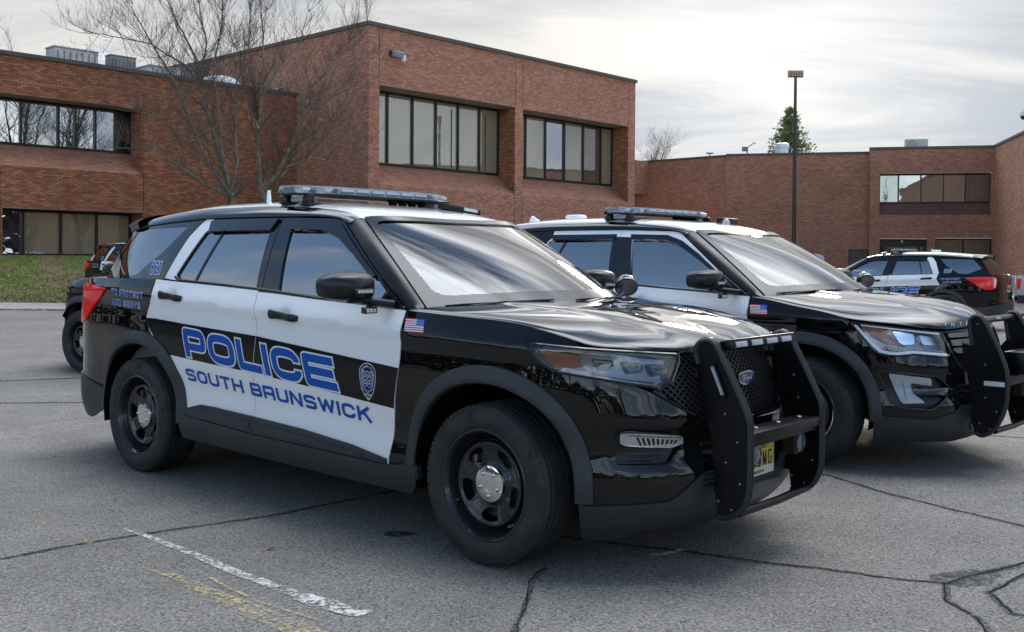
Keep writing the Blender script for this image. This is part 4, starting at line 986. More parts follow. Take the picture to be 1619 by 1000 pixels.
    for y in list(np.linspace(-.62,.62,11)): 
        f=.150-hx(y); b_=-.150+hx(y)*.3; m.box((lx+(f+b_)/2,y,z0+.0590),(f-b_-.05,.004,.003))
    P('lens_rib',m,VGR,bar)
    for sg in (-1,1):
        for (fx_,w_) in ((-.105,.05),(.105,.06)):
            m=M(); zz=float(RX(lx+fx_,sg*.56)[2]); m.box((lx+fx_,sg*.575,(zz+z0)/2),(w_,.035,z0-zz+.02),bev=.005); m.box((lx+fx_,sg*.595,(zz+z0)/2-.01),(w_*1.1,.012,z0-zz),bev=.003); m.box((lx+fx_,sg*.56,zz+.006),(w_*1.5,.10,.014),bev=.004); P('bar_foot',m,SAT,bar)
        m=M(); m.box((lx+.02,sg*.55,z0-.022),(.12,.10,.03),bev=.004); P('alley_lamp',m,VGR,bar)
    m=M()
    for k in range(4): m.lathe([(.032,0),(.034,-.01),(.022,-.034),(.0001,-.036)],(lx+.10,.10+.085*k,z0),'z',14)
    P('bar_speaker',m,SHL,bar)
    if new:
        rot=Matrix.Rotation(-.06,3,'X'); zf=float(RX(-1.56,.55)[2])
        m=M(); m.box((-1.56,.50,zf+.026),(.07,.34,.034),Matrix.Rotation(-.09,3,'X'),bev=.004); fb=P('traffic_lamp',m,SAT); m=M(); m.box((-1.522,.57,zf+.022),(.008,.13,.020),Matrix.Rotation(-.09,3,'X')); P('led_row',m,LED,fb)
        m=M(); m.tube([(-2.39,-.41,float(RX(-2.39,-.41)[2])-.005),(-2.39,-.41,float(RX(-2.39,-.41)[2])+.078)],[.016,.011],12); P('antenna',m,VWH)
        m=M(); m.box((-2.62,.0,float(RX(-2.62,0)[2])+.02),(.16,.12,.05),bev=.02); P('roof_antenna',m,VWH)
    else:
        for (x,y,h,r_) in ((-2.20,-.10,.10,.014),):
            zt=float(RX(x,y)[2]); m=M(); m.tube([(x,y,zt-.005),(x,y,zt+h)],[r_,r_*.8],12); P('antenna',m,VWH)
        zt=float(RX(-2.95,.0)[2]); m=M(); m.box((-2.75,-.02,zt+.03),(.17,.13,.07),bev=.02); P('roof_antenna',m,VWH); m=M(); m.box((-3.3,.0,zt+.0),(.10,.03,.11),Matrix.Rotation(.5,3,'Y'),bev=.01); P('roof_antenna',m,VWH)
        zt=float(RX(-1.30,.42)[2]); m=M(); m.lathe([(.030,-.02),(.034,.01),(.026,.034),(.012,.045),(.0001,.047)],(-1.35,.30,zt+.01),'z',18); P('plate_reader',m,VGR)
        m=M(); m.box((-1.46,.50,zt+.045),(.06,.26,.05),bev=.004); P('traffic_lamp',m,SAT)
    # spot lamp on the left pillar
    sx,sy,sz=-.56+gx,.985,1.222
    m=M(); rows=[]
    for (rr,h) in ((.0005,-.085),(.03,-.080),(.052,-.062),(.067,-.035),(.074,0),(.074,.012),(.066,.02)): 
        rows.append([((Vector((sx,sy,sz))+Vector((.55,-.55,-.62)).normalized()*h+(Vector((.707,.707,0))*math.cos(2*math.pi*k/24)+Vector((.55,-.55,-.62)).normalized().cross(Vector((.707,.707,0)))*math.sin(2*math.pi*k/24))*rr)[:]) for k in range(24)])
    m.pts(rows,True); sl=P('spot_lamp',m,GLB,ang=60)
    m=M(); rows=[]
    for (rr,h) in ((.066,.018),(.03,.012),(.0005,.010)):
        rows.append([((Vector((sx,sy,sz))+Vector((.55,-.55,-.62)).normalized()*h+(Vector((.707,.707,0))*math.cos(2*math.pi*k/24)+Vector((.55,-.55,-.62)).normalized().cross(Vector((.707,.707,0)))*math.sin(2*math.pi*k/24))*rr)[:]) for k in range(24)])
    m.pts(rows,True); P('spot_lens',m,HLI,sl)
    m=M(); m.tube([(sx,sy-.03,sz-.03),(sx-.01,sy-.07,sz-.07),(sx-.02,sy-.12,sz-.08)],.014,8); P('spot_bracket',m,DCH,sl)
    # ---- rear end
    m=M()
    for mi in LR: m.patch(S,[(c.smin,.64),(c.smin,1.225),(-4.16,1.240),(-4.335,1.19),(-4.225,.61)],d=0,st=.05,mir=mi)
    tg=P('tailgate',m,BLK)
    m=M()
    for mi in LR: m.patch(S,[(c.smin,.27),(c.smin,.632),(-4.22,.592),(-3.9,.552),(XR-ar+.005,.492),(XR-ar+.005,.36),(-3.75,.27)],d=.012,st=.05,mir=mi,fl=.03)
    rb=P('rear_bumper',m,PLA)
    rx=float(S(c.smin,.9)[0])
    def RP(a,b,d=0.): a=np.asarray(a,float); return np.stack([rx-.015-d+0*a,-a+0*np.asarray(b),.93+np.asarray(b,float)],-1)
    m=M(); m.patch(RP,rrect(-.152,.152,-.076,.076,.012),fl=.01,st=.2); m.patch(RP,rrect(-.149,.149,-.02,.073,.01),d=.001,fl=0,st=.2,mi=1); pr=P('licence_plate',m,[CRM,YEL],tg)
    txt(tg,'plate_number',RP,'000MG',.07,0,-.035,INK,.003,t=.13,w=.5,center=True,total=.25)
    txt(tg,'lettering',RP,'INTERCEPTOR',.035,0,-.17,CHR,.002,t=.2,w=1.,center=True,total=.5)
    if not new:
        def HF(a,b,d=0.): # letters along the nose of the hood
            a=np.asarray(a,float); b=np.asarray(b,float); v=.10+b*2.0; s_=.5+a*.0; 
            return hood((-(-1)*(a)-(-.56+gx))/(c.smax-(-.56+gx)),v,d)
        pl,wd_=text_polys('INTERCEPTOR',.024,.2,.95,1.5,0,0,None,.98)
        m=M()
        u_of=lambda s_:(s_-(-.56+gx))/(c.smax-(-.56+gx))
        def HL_(a,b,d=0.):
            s_=1.02+np.asarray(a,float)*(gc-1.02)*2/.98; mirr=s_>gc; s2=np.where(mirr,2*gc-s_,s_); E_=S(s2,c.hz(s2))
            dist=np.maximum(.2,np.abs(E_[...,1])); q=hood(u_of(s2),(.014+np.asarray(b,float))/dist,d)
            return np.stack([q[...,0],np.where(mirr,-q[...,1],q[...,1]),q[...,2]],-1)
        m.union(HL_,pl,d=.005,st=.03,flip=False); P('lettering',m,CHR,hd)
    # ---- inner shell and interior
    m=M()
    for mi in LR: m.patch(S,[(-.60,1.11),(.20,.98)]+[p for p in arc(0,ZA,.50,66,180,12,1.08)]+[(-.5,.31),(XR+.5,.31)]+[p for p in arc(XR,ZA,.50,0,180,16,1.08)]+[(XR-.5,.42),(-4.0,.42),(-4.05,1.20),(-2.9,1.21),(-1.8,1.17)],d=-.024,st=.12,mir=mi,fl=0)
    m.box((.10,0,.62),(.72,1.12,.56)); m.box((XR-.1,0,.58),(1.5,1.12,.44)); m.box((-1.6,0,.36),(2.3,1.74,.18)); m.box((-3.75,0,.52),(.5,1.6,.35)); m.box((.56,0,.60),(.24,1.0,.44))
    P('underbody',m,SHL)
    m=M(); m.box((-2.1+gx*.5,0,.62),(3.1,1.66,.34)); m.box((-.62+gx,0,1.02),(.44,1.62,.16),bev=.05); m.box((-1.95+gx,0,1.20),(.02,1.35,.62)); m.box((-.47+gx,0,1.10),(.30,1.5,.05),bev=.02); P('dashboard',m,DSH,root)
    for y in (-.38,.38):
        m=M(); m.box((-1.45+gx,y,.86),(.50,.50,.16),bev=.05); m.box((-1.70+gx,y,1.16),(.13,.48,.58),Matrix.Rotation(-.2,3,'Y'),bev=.05); m.box((-1.78+gx,y,1.50),(.09,.24,.16),bev=.035); P('seat',m,INT,root)
    m=M(); rot=Matrix.Rotation(math.radians(-62),3,'Y'); pth=[tuple(Vector((-1.0+gx,.38,1.10))+rot@Vector((.185*math.cos(t),.185*math.sin(t),0))) for t in np.linspace(0,2*math.pi,25)]
    m.tube(pth,.014,8); m.tube([(-1.0+gx,.38,1.10),(-.75+gx,.38,1.02)],.03,8); P('steering_wheel',m,SHL)
    m=M(); m.box((-.86+gx,-.02,1.17),(.03,.30,.20),Matrix.Rotation(-.3,3,'Y'),bev=.008); m.tube([(-.86+gx,-.02,1.08),(-.95+gx,-.02,.85)],.02,8); P('laptop',m,DCH)
    m=M(); m.box((-1.10+gx,0,1.49),(.05,.24,.06),Matrix.Rotation(.3,3,'Y'),bev=.02); m.tube([(-1.10+gx,0,1.50),(-1.10+gx,0,1.54)],.01,6); P('rear_view_mirror',m,SAT)
    return root
# ---------------------------------------------------------------- the place
random.seed(7); RN=np.random.RandomState(5)
def gz(x,y):
    t=np.maximum(0,.75*np.asarray(x,float)+.66*np.asarray(y,float)-8); return -.0135*t*t/(t+4)
def val(N,Lk,src,lo,hi,a,b):
    r=N.new('ShaderNodeMapRange'); r.inputs[1].default_value=lo; r.inputs[2].default_value=hi; r.inputs[3].default_value=a; r.inputs[4].default_value=b; Lk(src,r.inputs[0]); return r.outputs[0]
def noise(N,Lk,vec,sc,det=4,rough=.55,dist=0):
    n=N.new('ShaderNodeTexNoise'); n.inputs['Scale'].default_value=sc; n.inputs['Detail'].default_value=det; n.inputs['Roughness'].default_value=rough; n.inputs['Distortion'].default_value=dist; Lk(vec,n.inputs['Vector']); return n.outputs[0]
def math_(N,Lk,op,a,b):
    m=N.new('ShaderNodeMath'); m.operation=op
    for i,v in enumerate((a,b)):
        if isinstance(v,(int,float)): m.inputs[i].default_value=v
        else: Lk(v,m.inputs[i])
    return m.outputs[0]
def mixc(N,Lk,f,a,b,bt='MIX'):
    m=N.new('ShaderNodeMix'); m.data_type='RGBA'; m.blend_type=bt
    for k,v in (('Factor',f),('A',a),('B',b)):
        if isinstance(v,tuple): m.inputs[k].default_value=(*v,1)
        elif isinstance(v,(int,float)): m.inputs[k].default_value=v
        else: Lk(v,m.inputs[k])
    return m.outputs['Result']
def asphalt():
    m,nt,b=nodes('asphalt'); N=nt.nodes; Lk=nt.links.new; tc=N.new('ShaderNodeTexCoord').outputs['Object']
    big=noise(N,Lk,tc,.35,5,.6); mid=noise(N,Lk,tc,2.2,6,.65); fine=noise(N,Lk,tc,70,3,.7); fin2=noise(N,Lk,tc,190,2,.6)
    vo=N.new('ShaderNodeTexVoronoi'); vo.inputs['Scale'].default_value=95; Lk(tc,vo.inputs['Vector'])
    k=math_(N,Lk,'MULTIPLY',val(N,Lk,big,.3,.7,.80,1.2),val(N,Lk,mid,.3,.7,.84,1.16))
    k=math_(N,Lk,'MULTIPLY',k,val(N,Lk,fine,.35,.65,.50,1.55)); k=math_(N,Lk,'MULTIPLY',k,val(N,Lk,fin2,.3,.7,.62,1.38))
    c=N.new('ShaderNodeVectorMath'); c.operation='SCALE'; c.inputs[0].default_value=(.196,.178,.154); Lk(k,c.inputs['Scale'])
    sv=N.new('ShaderNodeSeparateColor'); Lk(vo.outputs['Color'],sv.inputs[0])
    c2=mixc(N,Lk,val(N,Lk,sv.outputs[0],.86,.97,0,.55),c.outputs[0],(.36,.34,.315)); c3=mixc(N,Lk,val(N,Lk,sv.outputs[1],.80,.95,0,.7),c2,(.055,.055,.056))
    Lk(c3,b.inputs['Base Color']); b.inputs['Roughness'].default_value=.86; b.inputs['Specular IOR Level'].default_value=.3
    h=math_(N,Lk,'ADD',fine,math_(N,Lk,'MULTIPLY',vo.outputs['Distance'],.8)); u=N.new('ShaderNodeBump'); u.inputs['Strength'].default_value=.7; u.inputs['Distance'].default_value=.006; Lk(h,u.inputs['Height']); Lk(u.outputs[0],b.inputs['Normal']); return m
def worn(name,col,lo,hi,sc=26,rough=.8,big=(.0,1.)):
    """thin worn layer: broken up by noise, ground shows through"""
    m,nt,b=nodes(name); N=nt.nodes; Lk=nt.links.new; tc=N.new('ShaderNodeTexCoord').outputs['Object']
    n=noise(N,Lk,tc,sc,8,.75); n2=noise(N,Lk,tc,sc*.15,3,.5); s=math_(N,Lk,'ADD',math_(N,Lk,'MULTIPLY',n,.75),math_(N,Lk,'MULTIPLY',n2,.25))
    f=math_(N,Lk,'MULTIPLY',val(N,Lk,noise(N,Lk,tc,110,2),.3,.7,.75,1.2),1.); v=N.new('ShaderNodeVectorMath'); v.operation='SCALE'; v.inputs[0].default_value=col; Lk(f,v.inputs['Scale']); Lk(v.outputs[0],b.inputs['Base Color'])
    b.inputs['Roughness'].default_value=rough; Lk(val(N,Lk,s,lo,hi,0,1),b.inputs['Alpha']); return m
def brick(name,c1,c2,mortar,big=.18,sc=(1,1)):
    m,nt,b=nodes(name); N=nt.nodes; Lk=nt.links.new; tc=N.new('ShaderNodeTexCoord').outputs['Object']
    sp=N.new('ShaderNodeSeparateXYZ'); Lk(tc,sp.inputs[0]); cb=N.new('ShaderNodeCombineXYZ'); Lk(math_(N,Lk,'ADD',sp.outputs[0],sp.outputs[1]),cb.inputs[0]); Lk(sp.outputs[2],cb.inputs[1])
    t=N.new('ShaderNodeTexBrick'); Lk(cb.outputs[0],t.inputs['Vector']); t.inputs['Scale'].default_value=1.; t.inputs['Brick Width'].default_value=.215; t.inputs['Row Height'].default_value=.0675; t.inputs['Mortar Size'].default_value=.009; t.inputs['Mortar Smooth'].default_value=.3; t.inputs['Bias'].default_value=-.1
    t.inputs['Color1'].default_value=(*c1,1); t.inputs['Color2'].default_value=(*c2,1); t.inputs['Mortar'].default_value=(*mortar,1)
    # brick to brick variation
    wn=N.new('ShaderNodeTexNoise'); wn.inputs['Scale'].default_value=1.; wn.inputs['Detail'].default_value=2; mp=N.new('ShaderNodeMapping'); mp.inputs['Scale'].default_value=(4.0,11.,1); Lk(cb.outputs[0],mp.inputs[0]); Lk(mp.outputs[0],wn.inputs['Vector'])
    k=math_(N,Lk,'MULTIPLY',val(N,Lk,wn.outputs[0],.3,.7,.90,1.10),val(N,Lk,noise(N,Lk,tc,.5,5,.6),.3,.7,1-big,1+big))
    v=N.new('ShaderNodeVectorMath'); v.operation='SCALE'; Lk(t.outputs['Color'],v.inputs[0]); Lk(k,v.inputs['Scale']); Lk(v.outputs[0],b.inputs['Base Color'])
    b.inputs['Roughness'].default_value=.85; b.inputs['Specular IOR Level'].default_value=.25
    u=N.new('ShaderNodeBump'); u.inputs['Strength'].default_value=.5; u.inputs['Distance'].default_value=.006; u.invert=True; Lk(t.outputs['Fac'],u.inputs['Height']); Lk(u.outputs[0],b.inputs['Normal']); return m
def pane(name,base,stripe,blind=.5,mirror=.35):
    """window pane with vertical blinds close behind it and a reflecting face"""
    m=bpy.data.materials.new(name); m.use_nodes=True; nt=m.node_tree; N=nt.nodes; N.clear(); Lk=nt.links.new
    o=N.new('ShaderNodeOutputMaterial'); tc=N.new('ShaderNodeTexCoord').outputs['Object']; sp=N.new('ShaderNodeSeparateXYZ'); Lk(tc,sp.inputs[0])
    w=N.new('ShaderNodeMath'); w.operation='SINE'; Lk(math_(N,Lk,'MULTIPLY',sp.outputs[0],2*math.pi/.11),w.inputs[0])
    c=mixc(N,Lk,val(N,Lk,w.outputs[0],-.6,1,0,blind),base,stripe)
    d=N.new('ShaderNodeBsdfDiffuse'); Lk(c,d.inputs[0]); g=N.new('ShaderNodeBsdfGlossy'); g.inputs['Roughness'].default_value=.0; g.inputs[0].default_value=(.92,.95,1,1)
    u=N.new('ShaderNodeBump'); u.inputs['Strength'].default_value=.03; u.inputs['Distance'].default_value=.05; Lk(noise(N,Lk,tc,1.3,2),u.inputs['Height']); Lk(u.outputs[0],g.inputs['Normal'])
    mx=N.new('ShaderNodeMixShader'); f=N.new('ShaderNodeFresnel'); f.inputs[0].default_value=1.5; Lk(math_(N,Lk,'ADD',f.outputs[0],mirror),mx.inputs[0]); Lk(d.outputs[0],mx.inputs[1]); Lk(g.outputs[0],mx.inputs[2]); Lk(mx.outputs[0],o.inputs[0]); return m
ASP=asphalt()
def grass_mat():
    m,nt,b=nodes('grass_turf'); N=nt.nodes; Lk=nt.links.new; tc=N.new('ShaderNodeTexCoord').outputs['Object']
    g=mixc(N,Lk,val(N,Lk,noise(N,Lk,tc,1.1,6,.6),.35,.65,0,1),(.09,.135,.022),(.24,.27,.045)); g=mixc(N,Lk,val(N,Lk,noise(N,Lk,tc,26,4,.7),.35,.7,0,.8),g,(.035,.050,.012))
    mp=N.new('ShaderNodeMapping'); mp.inputs['Scale'].default_value=(.35,1.0,1.); Lk(tc,mp.inputs[0])
    l=mixc(N,Lk,noise(N,Lk,tc,40,2,.5),(.12,.06,.045),(.32,.18,.14)); k=math_(N,Lk,'ADD',math_(N,Lk,'MULTIPLY',noise(N,Lk,mp.outputs[0],1.6,5,.65),.65),math_(N,Lk,'MULTIPLY',noise(N,Lk,tc,17,3,.7),.35))
    Lk(mixc(N,Lk,val(N,Lk,k,.50,.56,0,.9),g,l),b.inputs['Base Color']); b.inputs['Roughness'].default_value=.9
    u=N.new('ShaderNodeBump'); u.inputs['Strength'].default_value=.9; u.inputs['Distance'].default_value=.05; Lk(noise(N,Lk,tc,30,4,.7),u.inputs['Height']); Lk(u.outputs[0],b.inputs['Normal']); return m
GRS=grass_mat()
CON=pbr('concrete',(.36,.33,.28),.85,var=.18,vscale=3,bump=.4,bscale=60)
# ground sheet
xs=sorted(set(list(np.linspace(-8,8,33))+list(np.linspace(-60,60,61))+[-900,-500,-250,-120,120,250,500,900])); ys=sorted(set(list(np.linspace(-2,14,33))+list(np.linspace(-60,90,76))+[-900,-500,-250,-120,120,200,350,600,900]))
V=[];F=[]
for j,y in enumerate(ys):
    for i,x in enumerate(xs): V.append((x,y,float(gz(x,min(y,90)))))
for j in range(len(ys)-1):
    for i in range(len(xs)-1): a=j*len(xs)+i; F.append([a,a+1,a+1+len(xs),a+len(xs)])
m=M(); m.add(V,F); tag(m.obj('ground',ASP),None,None,kind='structure')
def on_ground(pts,d): return [(x,y,float(gz(x,y))+d) for x,y in pts]
def ribbon(name,pts,w,mat,d,jit=0.,wj=0.,closed=False,kind='structure',step=.03):
    P_=dens(pts,step,False); m=M(); rows=[]; n=len(P_); off=0.;ww=1.
    tot=n
    for i,(x,y) in enumerate(P_):
        a=np.array(P_[max(0,i-1)]);b=np.array(P_[min(n-1,i+1)]); t=(b-a)/np.linalg.norm(b-a); nn=np.array([-t[1],t[0]])
        off=off*.86+RN.normal()*jit*.5; ww=ww*.8+.2*(1+RN.normal()*wj)
        wi=(np.interp(i/(n-1),np.linspace(0,1,len(w)),w) if isinstance(w,(list,tuple)) else w)*max(.25,abs(ww))/2
        p=np.array([x,y])+nn*off; rows.append(on_ground([tuple(p+nn*wi),tuple(p-nn*wi)],d))
    m.pts(rows); o=m.obj(name,mat,flat=True); tag(o,None,None,kind=kind); return o
WPA=worn('worn_white_paint',(.60,.58,.53),.46,.55,40); WPB=worn('white_paint_block',(.62,.60,.55),.45,.53,38); YPA=worn('worn_yellow_paint',(.50,.39,.22),.46,.60,40); YPF=worn('faint_yellow_paint',(.48,.36,.19),.50,.66,34)
CRK=pbr('crack_black',(.016,.016,.017),.9,spec=.1); CRF=worn('crack_edge',(.035,.034,.034),.42,.62,40)
ribbon('painted_line',[(-1.98,5.22),(-1.82,5.083),(-1.508,4.796),(-1.222,4.512),(-.84,4.18)],[.03,.045,.055,.065],WPA,.004)
ribbon('painted_line',[(-.86,4.185),(-.56,3.985)],[.09,.10,.10,.085],WPB,.0045,jit=.008,wj=.25)
ribbon('painted_line',[(-1.50,4.47),(-1.03,4.02),(-.66,3.70)],[.05,.10,.11],YPA,.004,jit=.003)
ribbon('painted_line',[(-1.66,4.58),(-1.42,4.38),(-1.10,4.03)],.018,YPA,.0045,jit=.002)
ribbon('painted_line',[(-1.38,4.50),(-1.02,4.12),(-.72,3.90)],.018,YPA,.0047,jit=.002)
ribbon('painted_line',[(-2.9,5.72),(-2.33,5.23),(-1.75,4.66)],[.03,.05,.03],YPF,.004)
ribbon('painted_line',[(.66,4.80),(.74,4.83),(.83,4.90)],.035,WPB,.004,wj=.3); ribbon('painted_line',[(2.35,7.0),(2.75,6.75)],.09,worn('old_white_paint',(.45,.45,.43),.50,.60,30),.004)
cr=[([(-2.9,4.62),(-2.341,4.676),(-2.075,4.941),(-1.757,5.179),(-1.313,5.469),(-.901,5.882),(-.3,6.5)],.013),([(.1,5.2),(.552,4.983),(.884,4.852),(1.15,4.707),(1.415,4.617),(1.728,4.46),(1.901,4.412),(2.147,4.586),(2.374,4.705),(3.2,5.2)],.016),
 ([(1.75,7.1),(2.066,6.627),(2.256,6.133),(2.474,5.753),(2.712,5.38),(3.4,4.9)],.016),([(.16,4.60),(.093,4.408),(.061,4.087),(.022,3.809),(-.02,3.4)],.010),([(1.89,4.42),(1.80,4.20),(1.83,3.98),(1.78,3.7)],.013),([(2.35,4.60),(2.02,4.30),(1.99,4.05),(2.2,3.85),(2.5,3.8)],.014),
 ([(-7.5,11.1),(-5.632,11.249),(-4.869,11.588),(-3,12.2)],.03),([(-7,9.3),(-5.1,9.55),(-3.6,9.7)],.02),([(3.0,8.6),(4.2,8.0),(5.5,7.5)],.02)]
for p_,w_ in cr:
    ribbon('pavement_crack',p_,w_*.6,CRK,.0035,jit=.006,wj=.6,step=.02); 
    ribbon('crack_edge',p_,w_*2.6,CRF,.003,jit=.003,wj=.4)
def blob(name,cx,cy,rx,ry,mat,d,rot=0):
    m=M(); pl=[]
    for k in range(28):
        a=2*math.pi*k/28; r=1+.12*math.sin(3*a+1)+.08*math.sin(7*a); x,y=rx*r*math.cos(a),ry*r*math.sin(a); pl.append((cx+x*math.cos(rot)-y*math.sin(rot),cy+x*math.sin(rot)+y*math.cos(rot)))
    v=on_ground([(cx,cy)]+pl,d); m.add(v,[[0,1+k,1+(k+1)%28] for k in range(28)]); tag(m.obj(name,mat,flat=True),None,None,kind='structure')

for x_,y_,r_,k_ in ((-1.9,6.9,.5,.4),(.9,4.2,.35,.2),(-3.4,8.4,.9,.5),(2.9,6.1,.6,.3),(.3,3.9,.22,.16)): blob('dust_patch',x_,y_,r_,k_,worn('pale_dust_%d'%int(r_*100),(.30,.285,.26),.52,.80,9),.0022,.7)
blob('oil_stain',-.565,5.149,.085,.05,worn('oil_film',(.02,.019,.018),.38,.60,22,.5),.003); blob('oil_stain',2.02,4.50,.20,.10,worn('tar_patch',(.04,.04,.04),.45,.6,18),.0028,.5)
# kerb, pavement, bank
m=M(); prof=[(25.55,-.25),(25.56,.02),(25.60,.045),(27.9,.075),(27.9,-.3)]; rows=[]
for x in np.linspace(-60,3,36):
    g=float(gz(x,25.5)); rows.append([(x,y+.004*math.sin(x),g+z+.0) for y,z in prof])
m.pts(rows); tag(m.obj('pavement',CON,ang=30),None,None,kind='structure')
cb,sb=math.cos(.8232),math.sin(.8232); KW=(-8.664,41.071)
def bank(u,v):
    x=-60+66*u; y0=27.88; t=(x-KW[0])/cb; y1=KW[1]+t*sb if x<KW[0] else KW[1]-(x-KW[0])*.93
    y1=max(y1,y0+.4)+.15; y1=min(y1,45); y=y0+(y1-y0)*v; w=(y1-y0)
    top=1.36 if x<KW[0] else 1.36-.1*(x-KW[0]); e=sstep(0,1,v)*.5+.5*v
    z=gz(x,28)+.07+(top-(gz(x,28)+.07))*min(1,1.0)*e
    return (x,y,float(z)+.03*math.sin(x*1.3+y*.9)*math.sin(math.pi*v))
m=M(); m.pts([[bank(u,v) for v in np.linspace(0,1,24)] for u in np.linspace(0,1,100)]); tag(m.obj('grass_bank',GRS,ang=80),None,None,kind='structure')
# leaves and blades
m=M(); V=[];F=[];MI=[]
for k in range(8500):
    u=random.uniform(.50,.86); band=random.random()
    v=random.choice([random.uniform(0,.05),random.gauss(.13,.03),random.gauss(.30,.04),random.gauss(.45,.06),random.uniform(0,.9)]); 
    if v<0: v=-v*.3
    x,y,z=bank(u,min(v,.98)); s=random.uniform(.025,.058); a=random.uniform(0,6.3); t=random.uniform(-.7,.7); b_=len(V)
    for (p,q) in ((-1,-.1),(0,-.55),(1,0),(0,.6)): V.append((x+s*(p*math.cos(a)-q*math.sin(a)),y+s*(p*math.sin(a)+q*math.cos(a)),z+.012+abs(s*p*t)+.01*random.random()))
    F.append([b_,b_+1,b_+2,b_+3]); MI.append(random.choice([0,0,1,2]))
for k in range(500):
    x=random.uniform(-17,-9); y=25.52-abs(random.gauss(0,.07)); z=float(gz(x,y))+.01; s=random.uniform(.03,.06); a=random.uniform(0,6.3); b_=len(V)
    for (p,q) in ((-1,-.1),(0,-.55),(1,0),(0,.6)): V.append((x+s*(p*math.cos(a)-q*math.sin(a)),y+s*(p*math.sin(a)+q*math.cos(a)),z+abs(s*p*.5)))
    F.append([b_,b_+1,b_+2,b_+3]); MI.append(random.choice([0,1,2]))
m.add(V,F); m.mi=MI; LV=[pbr('dead_leaf',(.20,.10,.07),.8),pbr('dead_leaf_light',(.40,.26,.20),.8),pbr('dead_leaf_dark',(.10,.05,.04),.8)]
tag(m.obj('fallen_leaves',LV,flat=True),'brown and pinkish dead leaves scattered over the grass bank and gutter','leaves',kind='stuff')
m=M(); V=[];F=[];MI=[]
for k in range(15000):
    u=random.uniform(.50,.86); v=random.uniform(.01,.97); x,y,z=bank(u,v); h=random.uniform(.04,.10); a=random.uniform(0,3.14); w=.012; b_=len(V)
    V+=[(x-w*math.cos(a),y-w*math.sin(a),z),(x+w*math.cos(a),y+w*math.sin(a),z),(x+random.uniform(-.03,.03),y+random.uniform(-.03,.03),z+h)]; F.append([b_,b_+1,b_+2]); MI.append(random.choice([0,0,1]))
m.add(V,F); m.mi=MI; tag(m.obj('grass_blades',[pbr('grass_green',(.11,.17,.025),.8),pbr('grass_light',(.27,.31,.06),.8)],flat=True),'short green grass growing on the bank in front of the brick wing','grass',kind='stuff')
def leaf(x,y,s,a,col,label):
    m=M(); V=[];F=[]; n=7
    for i in range(n+1):
        t=i/n; w=math.sin(math.pi*min(t*1.02,1))**.8*.42*(1.15-.5*t)+.004
        for sd in (-1,0,1): V.append(((t-.5)*1.3,sd*w*(1+.15*math.sin(9*t)),.10+.28*abs(sd)*math.sin(math.pi*t)+.12*math.sin(3*t)))
    for i in range(n):
        for j in range(2): a_=i*3+j; F.append([a_,a_+1,a_+4,a_+3])
    V=[(p[0]*s,p[1]*s,p[2]*s) for p in V]; m.add(V,F); m.tube([(-.65*s,0,.1*s),(-1.25*s,.08*s,.02*s)],.02*s,5)
    o=m.obj('fallen_leaf',pbr('leaf_skin',col,.6,var=.3,vscale=60),ang=60); o.location=(x,y,float(gz(x,y))); o.rotation_euler=(0,0,a); tag(o,label,'leaf')
leaf(-1.141,4.856,.032,.4,(.30,.11,.08),'curled reddish brown leaf lying alone on the asphalt'); leaf(1.83,4.02,.016,1.1,(.42,.13,.05),'tiny orange leaf on the asphalt near the bottom right cracks'); leaf(-.545,5.09,.010,2.0,(.40,.22,.05),'tiny yellow leaf beside the oil stain under the front wheel')
leaf(-3.15,7.05,.022,.9,(.16,.07,.04),'small dark brown leaf on the asphalt left of the rear wheel')
# ---------------------------------------------------------------- buildings
BR1=brick('brick_rose',(.41,.168,.104),(.62,.31,.20),(.25,.155,.115),.10); BR2=brick('brick_red',(.29,.100,.055),(.50,.225,.120),(.12,.062,.04),.16); BR3=brick('brick_brown',(.35,.155,.093),(.52,.265,.16),(.21,.13,.09),.12); BR4=brick('brick_orange',(.46,.205,.12),(.74,.41,.25),(.30,.20,.15),.10)
BRS=brick('brick_sill',(.33,.135,.082),(.46,.21,.13),(.20,.12,.085),.12)
COP=pbr('coping_metal',(.085,.075,.066),.5,var=.1,vscale=2); SOF=pbr('soffit',(.34,.29,.25),.8,var=.1,vscale=1); FRM=pbr('bronze_frame',(.010,.010,.011),.35); JNT=pbr('joint',(.05,.03,.025),.9)
PN1=pane('pane_beige',(.25,.225,.145),(.34,.31,.21),.5,.14); PN2=pane('pane_dark',(.035,.035,.032),(.10,.095,.08),.6,.42); PN3=pane('pane_mirror',(.06,.062,.06),(.12,.12,.11),.4,.22); PN4=pane('pane_brown',(.07,.045,.03),(.17,.12,.085),.8,.12)
def XZ(y0):
    def F(a,b,d=0.): a=np.asarray(a,float); return np.stack([a,y0-d+0*a,np.asarray(b,float)],-1)
    return F
def YZ(x0):
    def F(a,b,d=0.): a=np.asarray(a,float); return np.stack([x0+d+0*a,a,np.asarray(b,float)],-1)
    return F
def wallp(root,mat,F,outer,holes=(),name='wall',st=3.,flip=False):
    m=M(); m.patch(F,outer,[h for h in holes],fl=0,st=st,flip=flip); return m.obj(name,mat,root,flat=True)
def quad(root,mat,pts,name):
    m=M(); m.add(pts,[list(range(len(pts)))]); return m.obj(name,mat,root,flat=True)
